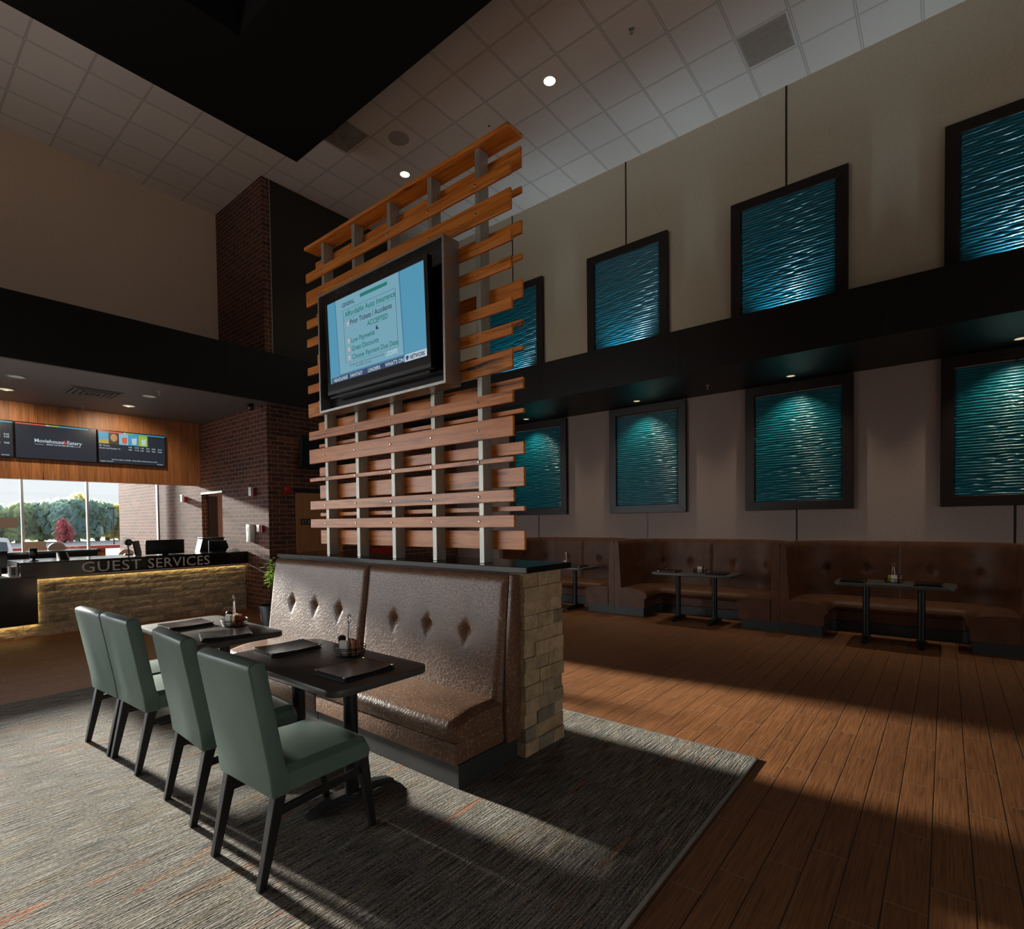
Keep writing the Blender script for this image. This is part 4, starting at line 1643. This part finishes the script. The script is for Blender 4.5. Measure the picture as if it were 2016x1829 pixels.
# monitors and terminals on the counter
mo = thing('computer_monitor', 'black computer monitor seen from behind on the guest counter, right of centre', 'monitor', (3.42, 10.55, 1.09))
bm = BM(); box(bm, 3.11, 3.70, 10.52, 10.55, 1.10, 1.345, .006); obj('display_case', bm, M['black_matte'], mo, True)
bm = BM(); box(bm, 3.30, 3.52, 10.50, 10.52, 1.14, 1.28, .006); obj('rear_housing', bm, M['black_matte'], mo, True)
bm = BM(); box(bm, 3.36, 3.46, 10.55, 10.66, 1.09, 1.105); box(bm, 3.39, 3.43, 10.55, 10.575, 1.09, 1.2); obj('stand', bm, M['black_metal'], mo)
mo = thing('computer_monitor', 'slim black monitor set edge-on beside the desk fan', 'monitor', (3.03, 10.8, 1.09))
bm = BM(); prism(bm, [(2.98, 10.62, 1.10), (3.00, 10.61, 1.10), (2.96, 10.61, 1.335), (2.94, 10.62, 1.335)], (0, 0, 0), (.2, .42, 0)); obj('display_case', bm, M['black_matte'], mo)
bm = BM(); box(bm, 3.03, 3.12, 10.78, 10.9, 1.09, 1.12); obj('stand', bm, M['chrome'], mo)
po = thing('register_terminal', 'black touch-screen register tilted back at the right end of the guest counter', 'register', (4.27, 10.5, 1.09))
bm = BM(); prism(bm, [(4.08, 10.44, 1.30), (4.08, 10.47, 1.305), (4.12, 10.58, 1.10), (4.12, 10.55, 1.095)], (0, 0, 0), (.31, 0, 0), .004); obj('display_case', bm, M['black_matte'], po, True)
bm = BM(); prism(bm, [(4.385, 10.48, 1.28), (4.43, 10.5, 1.24), (4.455, 10.52, 1.16), (4.42, 10.56, 1.11), (4.40, 10.5, 1.2)], (0, 0, 0), (0, .05, 0)); obj('card_reader', bm, M['black_matte'], po)
bm = BM(); box(bm, 4.17, 4.36, 10.54, 10.7, 1.09, 1.13, .006); obj('base', bm, M['black_matte'], po, True)
pr = thing('display_case', 'dark box with flat black lid behind the register on the guest counter', 'box', (4.35, 11.0, 1.09))
bm = BM(); prism(bm, [(4.11, 10.95, 1.09), (4.17, 10.95, 1.335), (4.55, 10.95, 1.335), (4.58, 10.95, 1.09)], (0, 0, 0), (0, .22, 0)); obj('body', bm, M['black_matte'], pr)
bm = BM(); box(bm, 4.16, 4.56, 10.93, 11.19, 1.336, 1.356, .004); obj('lid', bm, M['black_gloss'], pr)
po = thing('register_terminal', 'black register at the left edge of the photo on the low counter', 'register', (1.25, 10.55, .899))
bm = BM(); prism(bm, [(1.02, 10.42, 1.255), (1.02, 10.45, 1.26), (1.02, 10.56, 1.02), (1.02, 10.53, 1.015)], (0, 0, 0), (.36, 0, 0), .004); obj('display_case', bm, M['black_matte'], po, True)
bm = BM(); box(bm, 1.09, 1.32, 10.5, 10.68, .899, 1.03, .01); obj('base', bm, M['black_matte'], po, True)
ct = thing('card_terminal', 'small black card terminal on a stand at the left end of the GUEST SERVICES band', 'card reader', (1.68, 10.5, 1.09))
bm = BM(); box(bm, 1.62, 1.71, 10.47, 10.50, 1.13, 1.28, .006); obj('keypad_body', bm, M['black_gloss'], ct, True)
bm = BM(); lathe(bm, [(0, 0), (.06, 0), (.06, .01), (.02, .02), (.015, .06), (0, .06)], 1.67, 10.5, 18, 1.09); obj('stand', bm, M['black_metal'], ct, True)
ph = thing('desk_phone', 'desk telephone with white sides sloping on the guest counter above the letters', 'phone', (2.03, 10.6, 1.09))
bm = BM(); prism(bm, [(1.968, 10.5, 1.09), (1.968, 10.7, 1.09), (1.968, 10.7, 1.19), (1.968, 10.66, 1.197)], (0, 0, 0), (.125, 0, 0)); obj('body', bm, M['white_plastic'], ph)
bm = BM(); prism(bm, [(1.985, 10.497, 1.094), (1.985, 10.655, 1.199), (1.985, 10.665, 1.205), (1.985, 10.50, 1.102)], (0, 0, 0), (.09, 0, 0)); obj('keypad', bm, M['black_gloss'], ph)
sc = thing('barcode_scanner', 'small white and black scanner at the step in the counter, far left', 'scanner', (1.43, 10.3, .899))
bm = BM(); box(bm, 1.36, 1.46, 10.25, 10.33, .899, 1.04, .01); obj('body', bm, M['white_plastic'], sc, True)
bm = BM(); box(bm, 1.385, 1.43, 10.235, 10.25, .92, 1.02, .005); obj('window', bm, M['black_gloss'], sc)
bm = BM()
r = random.Random(2)
for i in range(5):
    x = 4.47 + r.uniform(-.05, .05); y = 10.35 + r.uniform(-.05, .05)
    prism(bm, [(x, y, 1.092 + i * .006), (x + .1, y + .01, 1.093 + i * .006), (x + .09, y + .08, 1.11 + i * .01), (x, y + .08, 1.092 + i * .01)], (0, 0, 0), (0, 0, .002))
single('paper_pile', bm, M['paper_white'], 'loose white papers at the right end of the guest counter', 'papers')
fn = thing('desk_fan', 'round black desk fan on the guest counter in front of the window', 'fan', (3.19, 11.1, 1.09))
bm = BM(); b2 = BM(); lathe(b2, [(0, -.035), (.05, -.03), (.062, 0), (.05, .03), (0, .035)], 0, 0, 20); b2.transform(Matrix.Translation((3.02, 11.1, 1.305)) @ Matrix.Rotation(PI / 2, 4, 'X')); me = bpy.data.meshes.new('tmp'); b2.to_mesh(me); b2.free(); bm.from_mesh(me); obj('motor', bm, M['black_matte'], fn, True)
bm = BM()
for rr in (.06, .085, .11):
    tube(bm, [(3.02 + rr * math.cos(a), 11.07, 1.305 + rr * math.sin(a)) for a in [2 * PI * i / 24 for i in range(24)]], .002, 5, True)
for i in range(8):
    a = 2 * PI * i / 8
    tube(bm, [(3.02, 11.06, 1.305), (3.02 + .11 * math.cos(a), 11.07, 1.305 + .11 * math.sin(a))], .0015, 5)
obj('guard', bm, M['white_plastic'], fn)
bm = BM(); tube(bm, [(3.02, 11.12, 1.27), (3.03, 11.12, 1.1)], .012, 8); lathe(bm, [(0, 0), (.08, 0), (.06, .02), (0, .025)], 3.03, 11.12, 18, 1.09); obj('stand', bm, M['black_metal'], fn)

# back counter by the window
bc = thing('back_counter', 'long dark back counter below the window behind the guest counter', 'counter', (.43, 12.6, 0))
bm = BM(); box(bm, -2, 2.86, 12.3, 12.9, 0, 1.12); obj('cabinet', bm, M['dark_panel'], bc)
bm = BM(); box(bm, -2, 2.9, 12.24, 13.0, 1.121, 1.165, .004); obj('worktop', bm, M['solid_black'], bc)

# tan rounded chair backs, sign boards and notices by the window


def half_moon(x, y, z, r, lb):
    t = thing('lobby_chair', lb, 'chair', (x, y, 0), 'tan round-backed chairs')
    bm = BM()
    pts = [(x + r * math.cos(a), y, z + r * .95 * math.sin(a)) for a in [PI * i / 18 for i in range(19)]] + [(x - r, y, z - .25), (x + r, y, z - .25)]
    prism(bm, pts, (0, 0, 0), (0, .05, 0), .008); obj('backrest', bm, M['tan'], t, True)
    bm = BM(); box(bm, x - r, x + r, y + .04, y + .42, z - .42, z - .34, .02); obj('seat', bm, M['tan'], t, True)
    for sx in (-1, 1):
        for sy in (.05, .4):
            bm = BM(); tube(bm, [(x + sx * (r - .02), y + sy, 0), (x + sx * (r - .02), y + sy, z - .25 if sy < .1 else z - .41)], .012, 8); obj('leg', bm, M['trim_metal'], t)


half_moon(2.484, 13.4, 1.155, .14, 'tan round-backed chair behind the back counter, below the window mullion')
half_moon(3.40, 12.6, 1.0, .14, 'tan round-backed chair beside the desk fan')
bm = BM(); box(bm, 2.17, 2.52, YW - .09, YW - .06, .9, 1.293, .003); single('notice_board', bm, M['tan'], 'rectangular notice board low in the window, left of the round-backed chair', 'notice')
bm = BM(); box(bm, 2.88, 3.02, 12.45, 12.47, 1.0, 1.185, .003); nb = single('notice_board', bm, M['paper_brown'], 'small orange and green notice standing right of the back counter', 'notice')
bm = BM(); box(bm, 2.89, 3.01, 12.44, 12.452, 1.12, 1.17); obj('printed_band', bm, M['curb'], nb)
bm = BM(); b2 = BM(); lathe(b2, [(0, .008), (.062, .008), (.066, 0), (.066, -.01), (0, -.01)], 0, 0, 28); b2.transform(Matrix.Translation((2.69, YW - .05, 1.43)) @ Matrix.Rotation(PI / 2, 4, 'X') @ Matrix.Diagonal((1, .8, 1, 1))); me = bpy.data.meshes.new('tmp'); b2.to_mesh(me); b2.free(); bm.from_mesh(me)
single('window_sign', bm, M['tan'], 'small oval tan sign hung on the window glass', 'sign', smooth=True)
bm = BM(); box(bm, 1.2, 2.05, 14.28, 14.30, 1.58, 1.787, .006); single('hanging_sign', bm, M['sign_tan'], 'brown sign hanging before the window at the left edge of the photo', 'sign')

# menu screens
def menu_screen(x0, x1, z0, z1, lb, kind):
    t = thing('menu_screen', lb, 'screen', ((x0 + x1) / 2, 12.2, z0), 'menu screens on the bulkhead')
    bm = BM(); box(bm, x0, x1, 12.17, 12.238, z0, z1, .004); obj('case', bm, M['black_gloss'], t)
    F = face_frame((x0 + .012, 12.168, z0 + .012), (1, 0, 0), (0, 0, 1))
    w, h_ = x1 - x0 - .024, z1 - z0 - .024
    bm = BM(); fquad(bm, F, [(0, 0), (w, 0), (w, h_), (0, h_)], 0); s = obj('display', bm, M['menu_bg'], t)
    for m, a, b in (('menu_red', 0, .36), ('menu_green', .40, .52), ('menu_cyan', .52, .9 if kind == 1 else 1.0), ('menu_white', .36, .40)):
        if kind == 0:
            a, b = (a, b) if m == 'menu_cyan' else (a * .5, b * .5)
        bm = BM(); fquad(bm, F, [(w * a, h_ * .955), (w * b, h_ * .955), (w * b, h_ * .99), (w * a, h_ * .99)], .001); obj('colour_bar', bm, M[m], s)
    white = M['menu_white']
    if kind == 1:
        flines(s, 'lettering', white, F, [('Moviehouse', w * .215, h_ * .47, .088, .93, .0015), ('Eatery', w * .615, h_ * .47, .088, .93, .0015), ('MAKES THE MOVIES BETTER', w * .36, h_ * .405, .027, 1.1, .0008)], .001)
        for a in (.22, .68):
            bm = BM(); fquad(bm, F, [(w * a, h_ * .41), (w * (a + .11), h_ * .41), (w * (a + .11), h_ * .418), (w * a, h_ * .418)], .001); obj('rule_line', bm, white, s)
        flines(s, 'lettering', M['menu_red'], F, [('&', w * .562, h_ * .47, .085, 1.0, .0015)], .001)
    elif kind == 2:
        for i, (m, c2) in enumerate((('menu_cyan', 'poster_yellow'), ('poster_dark', 'scr_orange'), ('poster_pale', 'menu_red'), ('menu_cyan', 'menu_white'), ('menu_green', 'menu_white'))):
            u0 = w * (.005 + .145 * i)
            b_ = BM(); fquad(b_, F, [(u0, h_ * .60), (u0 + w * .14, h_ * .60), (u0 + w * .14, h_ * .95), (u0, h_ * .95)], .001); obj('poster_thumbnail', b_, M[m], s)
            b_ = BM()
            if i == 0:
                fquad(b_, F, [(u0, h_ * .60), (u0 + w * .14, h_ * .60), (u0 + w * .14, h_ * .74), (u0, h_ * .70)], .002)
            elif i == 1:
                fquad(b_, F, [(u0 + w * .07 + w * .05 * math.cos(a), h_ * .80 + h_ * .12 * math.sin(a)) for a in [2 * PI * k / 16 for k in range(16)]], .002)
            else:
                fquad(b_, F, [(u0 + w * .05, h_ * .64), (u0 + w * .11, h_ * .64), (u0 + w * .12, h_ * .85), (u0 + w * .04, h_ * .82)], .002)
            obj('poster_artwork', b_, M[c2], s)
        it = [('Mr. Vincent', w * .01, h_ * .52, .034, 1, .0005), ('Dumb And Dumber To', w * .01, h_ * .44, .034, 1, .0005)]
        for rr, vals in ((.52, ('2:00', '10:45', '1:40', '4:35', '8:00', '10:15')), (.44, ('4:00', '11:30', '2:00', '5:30', '8:20', '10:40'))):
            it += [(tx, w * (.43 + .09 * c_), h_ * rr, .034, 1, .0005) for c_, tx in enumerate(vals)]
        it += [('All Shows Before 12:00PM - Adults $8.50, Children/Seniors $7.50', w * .18, h_ * .10, .028, 1, .0004), ('Regular Price $12', w * .02, h_ * .04, .028, 1, .0004), ('06:14:53', w * .87, h_ * .03, .028, 1, .0004)]
        flines(s, 'lettering', white, F, it, .001)
    else:
        it = []
        for rr, vals in ((.60, ('6:15', '9:45')), (.53, ('7:00', '9:30')), (.36, ('5:45', '9:00'))):
            it += [(tx, w * (.80 + .1 * c_), h_ * rr, .04, 1, .0006) for c_, tx in enumerate(vals)]
        it += [('06:14:53', w * .87, h_ * .03, .028, 1, .0004)]
        flines(s, 'lettering', white, F, it, .001)


menu_screen(1.745, 2.868, 2.765, 3.385, 'centre menu screen with the white cinema name on the wood bulkhead', 1)
menu_screen(2.88, 3.985, 2.765, 3.385, 'right menu screen with film poster thumbnails and show times', 2)
menu_screen(.61, 1.733, 2.765, 3.385, 'left menu screen cut off by the edge of the photo', 0)

# wall devices on the brick
def strobe(x, y, z, nx, lb):
    t = thing('fire_alarm_strobe', lb, 'fire alarm', (x, y, z), 'fire alarm strobes')
    if nx:
        bm = BM(); box(bm, x - .055, x, y - .055, y + .055, z - .06, z + .06, .004); obj('red_base', bm, M['red_plastic'], t)
        bm = BM(); box(bm, x - .10, x - .055, y - .05, y + .05, z - .055, z + .10, .006); obj('clear_lens', bm, M['white_plastic'], t)
    else:
        bm = BM(); box(bm, x - .065, x + .065, y - .05, y, z - .075, z + .075, .004); obj('red_base', bm, M['red_plastic'], t)
        bm = BM(); box(bm, x - .045, x + .045, y - .085, y - .05, z - .01, z + .06, .006); obj('clear_lens', bm, M['red_plastic'], t)


strobe(XB, 13.05, 2.16, True, 'red and white fire alarm strobe on the sunlit brick, left of the narrow doorway')
strobe(XB, 9.83, 2.17, True, 'red and white fire alarm strobe on the brick, right of the narrow doorway')
strobe(4.985, YB, 2.2, False, 'red fire alarm on the shaded brick face beside the wooden door')
kp = thing('wall_keypad', 'cream keypad box on the sunlit brick above the counter end', 'keypad', (XB, 9.96, 1.27))
bm = BM(); box(bm, XB - .09, XB, 9.87, 10.02, 1.27, 1.59, .006); obj('housing', bm, M['white_plastic'], kp, True)
bm = BM(); box(bm, XB - .094, XB - .09, 9.90, 9.99, 1.45, 1.55, .001); obj('display', bm, M['grille'], kp)
ps = thing('fire_pull_station', 'small red and white pull station beside the cream keypad box', 'fire alarm', (XB, 9.58, 1.45))
bm = BM(); box(bm, XB - .05, XB, 9.50, 9.56, 1.45, 1.57, .003); obj('red_base', bm, M['red_plastic'], ps)
bm = BM(); box(bm, XB - .07, XB, 9.56, 9.66, 1.46, 1.58, .003); obj('clear_cover', bm, M['white_plastic'], ps)
so = thing('security_camera', 'small dark camera under the soffit at the brick corner', 'camera', (4.45, 9.5, ZS - .12))
bm = BM(); lathe(bm, [(0, 0), (.04, .01), (.05, .04), (.05, .09), (.03, .12), (0, .12)], 4.45, 9.5, 16, ZS - .12); obj('dome', bm, M['black_gloss'], so, True)
bm = BM(); lathe(bm, [(.055, .1), (.06, .119), (0, .119)], 4.45, 9.5, 16, ZS - .12); obj('mount', bm, M['black_matte'], so, True)

# staff door, wall television, red box on the brick face
bm = BM(); box(bm, 5.145, 6.12, YB - .03, YB + .01, .01, 2.17, .004)
d2 = tag(obj('door_2', bm, M['door_wood'], None, origin=(5.6, YB, 0)), kind='structure')
bm = BM(); box(bm, 5.135, 6.13, YB - .035, YB + .005, 2.172, 2.245); obj('header', bm, M['black_matte'], d2)
bm = BM(); box(bm, 5.235, 5.56, YB - .036, YB - .03, 1.575, 1.685, .002); pl_ = obj('sign_plate', bm, M['black_matte'], d2)
bm = BM(); text_into(bm, 'STAFF', .105, face_frame((5.252, YB - .038, 1.592), (1, 0, 0), (0, 0, 1)), .001); obj('lettering', bm, M['grille'], pl_)
wt = thing('wall_television', 'black television on the brick wall above the wooden door, behind the slats', 'television', (5.9, 9.28, 2.6))
bm = BM(); prism(bm, [(5.20, 9.20, 2.62), (5.20, 9.25, 2.61), (5.20, 9.20, 3.23), (5.20, 9.15, 3.22)], (0, 0, 0), (1.15, 0, 0), .004); obj('case', bm, M['black_matte'], wt)
bm = BM(); prism(bm, [(5.23, 9.197, 2.65), (5.23, 9.198, 2.65), (5.23, 9.15, 3.19), (5.23, 9.149, 3.19)], (0, 0, 0), (1.09, 0, 0)); obj('screen', bm, M['black_gloss'], wt)
bm = BM(); box(bm, 5.65, 5.9, 9.2, YB, 2.85, 3.0); obj('wall_bracket', bm, M['black_metal'], wt)
bm = BM(); box(bm, 6.75, 7.25, YB - .12, YB - .005, .90, 1.07, .006); single('red_wall_box', bm, M['red_plastic'], 'red box low on the brick wall, seen between the screen posts', 'box')

# plant beyond the bench
pl = thing('potted_plant', 'leafy green plant standing beyond the far end of the brown bench', 'plant', (3.7, 7.3, 0))
bm = BM(); lathe(bm, [(0, 0), (.16, 0), (.21, .45), (.2, .47), (.18, .43), (0, .42)], 3.7, 7.3, 24); obj('pot', bm, M['black_matte'], pl, True)
bm = BM()
lm = BM()
r = random.Random(9)
for i in range(26):
    a = r.uniform(0, 2 * PI)
    rad = r.uniform(.03, .26)
    hgt = r.uniform(.8, 1.13)
    p0 = Vector((3.7, 7.3, .4)); p2 = Vector((3.7 + rad * math.cos(a), 7.3 + rad * math.sin(a), hgt)); p1 = p0.lerp(p2, .5) + Vector((0, 0, .1))
    tube(bm, [p0, p1, p2], .006, 5, r1=.003)
    for k in range(12):
        q = p1.lerp(p2, k / 11)
        b = r.uniform(0, 2 * PI)
        d_ = Vector((math.cos(b), math.sin(b), r.uniform(-.3, .3))).normalized()
        sd = d_.cross(Vector((0, 0, 1))).normalized() * .012
        L_ = r.uniform(.05, .09)
        vs = [lm.verts.new(x) for x in (q, q + d_ * L_ * .5 + sd, q + d_ * L_ + Vector((0, 0, -.012)), q + d_ * L_ * .5 - sd)]
        lm.faces.new(vs)
obj('stem', bm, M['bark'], pl)
obj('leaves', lm, M['plant'], pl)

# ------------------------------------------------------------------ outside the window
GZ = -.45
bm = BM(); box(bm, -120, 160, 15.3, 190, GZ - .2, GZ); tag(obj('parking_lot', bm, M['asphalt'], None, origin=(0, 40, GZ)), kind='structure')
bm = BM(); box(bm, -9, 12, YW + .12, 15.6, GZ, -.03); single('sidewalk', bm, M['asphalt'], 'pale strip of sidewalk just outside the window', 'sidewalk')
bm = BM(); box(bm, -20, 60, 60, 60.6, GZ, GZ + .28); single('painted_curb', bm, M['curb'], 'long red barrier across the far side of the parking lot', 'barrier')


def make_tree(seed, leaf, R, H):
    t = thing('tree', 'tree', 'tree')
    r = random.Random(seed)
    bm = BM(); tube(bm, [(0, 0, -.2), (.05, 0, H * .3), (0, .05, H * .55)], .16, 8, r1=.09)
    for i in range(6):
        a = r.uniform(0, 2 * PI)
        tube(bm, [(0, 0, H * .35), (R * .6 * math.cos(a), R * .6 * math.sin(a), H * .7)], .06, 6, r1=.02)
    obj('trunk', bm, M['bark'], t)
    bm = BM()
    blobs = [(Vector((r.uniform(-.6, .6) * R, r.uniform(-.6, .6) * R, H * r.uniform(.14, .80))), R * r.uniform(.35, .6)) for _ in range(14)] + [(Vector((0, 0, H * .6)), R * .7)]
    for c, br in blobs:
        for _ in range(150):
            d_ = Vector((r.gauss(0, 1), r.gauss(0, 1), r.gauss(0, 1))).normalized()
            q = c + d_ * br * r.uniform(.55, 1.05)
            if q.z < H * .1:
                continue
            a = Vector((r.gauss(0, 1), r.gauss(0, 1), r.gauss(0, 1))).normalized()
            b = a.orthogonal().normalized()
            s = r.uniform(.14, .3)
            bm.faces.new([bm.verts.new(q + v) for v in (a * s, b * s * .7, -a * s, -b * s * .7)])
    obj('crown', bm, M[leaf], t)
    return t


protos = {}
tr_list = [(9.4, 92, 0, 4.9, 5.6), (11.2, 95, 2, 4.6, 5.2), (13.2, 92, 0, 4.7, 4.9), (15.6, 93, 2, 5.0, 5.3), (17.3, 90, 2, 4.8, 5.6), (19.2, 92, 1, 5.0, 5.7), (21.2, 91, 2, 4.6, 5.5), (22.6, 92, 1, 4.4, 4.8), (24.4, 93, 1, 4.4, 4.6), (26.2, 90, 0, 4.3, 4.8), (6.6, 92, 1, 4.8, 5.4), (3.6, 92, 0, 4.8, 5.6), (16.3, 84, 3, 2.0, 2.6)]
tl = ['leftmost tree in view', 'tree left of the left mullion', 'tree right of the left mullion', 'tree above the round sign', 'blue-green tree left of the centre mullion', 'tall yellow-tinged tree beside the centre mullion', 'tree just right of the centre mullion', 'yellowish tree second from the brick edge', 'yellowish tree beside the brick edge', 'tree half hidden by the brick edge', 'tree by the left edge of the photo', 'tree past the left edge', 'small red-leaved tree in front of the others']
for i, ((x, y, lf, R_, H_), lb) in enumerate(zip(tr_list, tl)):
    key = (lf, i % 2)
    if key not in protos:
        c = make_tree(20 + lf * 2 + i % 2, 'leaf%d' % lf, 1.0, 2.0)
        protos[key] = c
    else:
        c = copy_tree(protos[key])
    c.location = (x, y, GZ)
    c.rotation_euler.z = i * 1.3
    c.scale = (R_ * .42, R_ * .42, H_ * .55)
    tag(c, lb + ' across the parking lot', 'tree', 'trees across the parking lot')

cr = thing('car', 'white and blue car parked outside at the left edge of the window', 'car', (2.2, 27, GZ))
bm = BM()
side = [(-.3, -.15), (-.3, .30), (.3, .42), (1.0, .46), (1.55, .92), (2.0, 1.13), (3.2, 1.19), (3.9, 1.1), (4.05, .5), (4.05, -.1), (3.4, -.2)]
prism(bm, [(x - .4, 26.2, z + .1) for x, z in side], (0, 26.2, 0), (0, 28.0, 0), .06, 3); obj('body', bm, M['car_paint'], cr, True)
bm = BM()
for y in (26.17, 28.03):
    prism(bm, [(1.0, y - .004, .62), (1.4, y - .004, 1.05), (2.9, y - .004, 1.12), (3.45, y - .004, 1.05), (3.5, y - .004, .62)], (0, 0, 0), (0, .008, 0))
obj('side_window', bm, M['car_glass'], cr)
for x in (.5, 2.95):
    for y in (26.15, 27.85):
        b2 = BM(); lathe(b2, [(0, 0), (.33, 0), (.33, .2), (0, .2)], 0, 0, 24); b2.transform(Matrix.Translation((x, y + .2, GZ + .33)) @ Matrix.Rotation(PI / 2, 4, 'X')); obj('wheel', b2, M['rubber'], cr)


def street_lamp(x, y, hgt, lb):
    t = thing('street_lamp', lb, 'street lamp', (x, y, GZ), 'lamp posts in the parking lot')
    bm = BM(); tube(bm, [(x, y, GZ), (x, y, hgt)], .06, 8); obj('pole', bm, M['black_metal'], t)
    bm = BM(); box(bm, x - .6, x + .2, y - .15, y + .15, hgt, hgt + .12, .02); obj('lamp_head', bm, M['black_metal'], t)


street_lamp(17.75, 70, 3.45, 'dark lamp post in the parking lot near the brick edge')
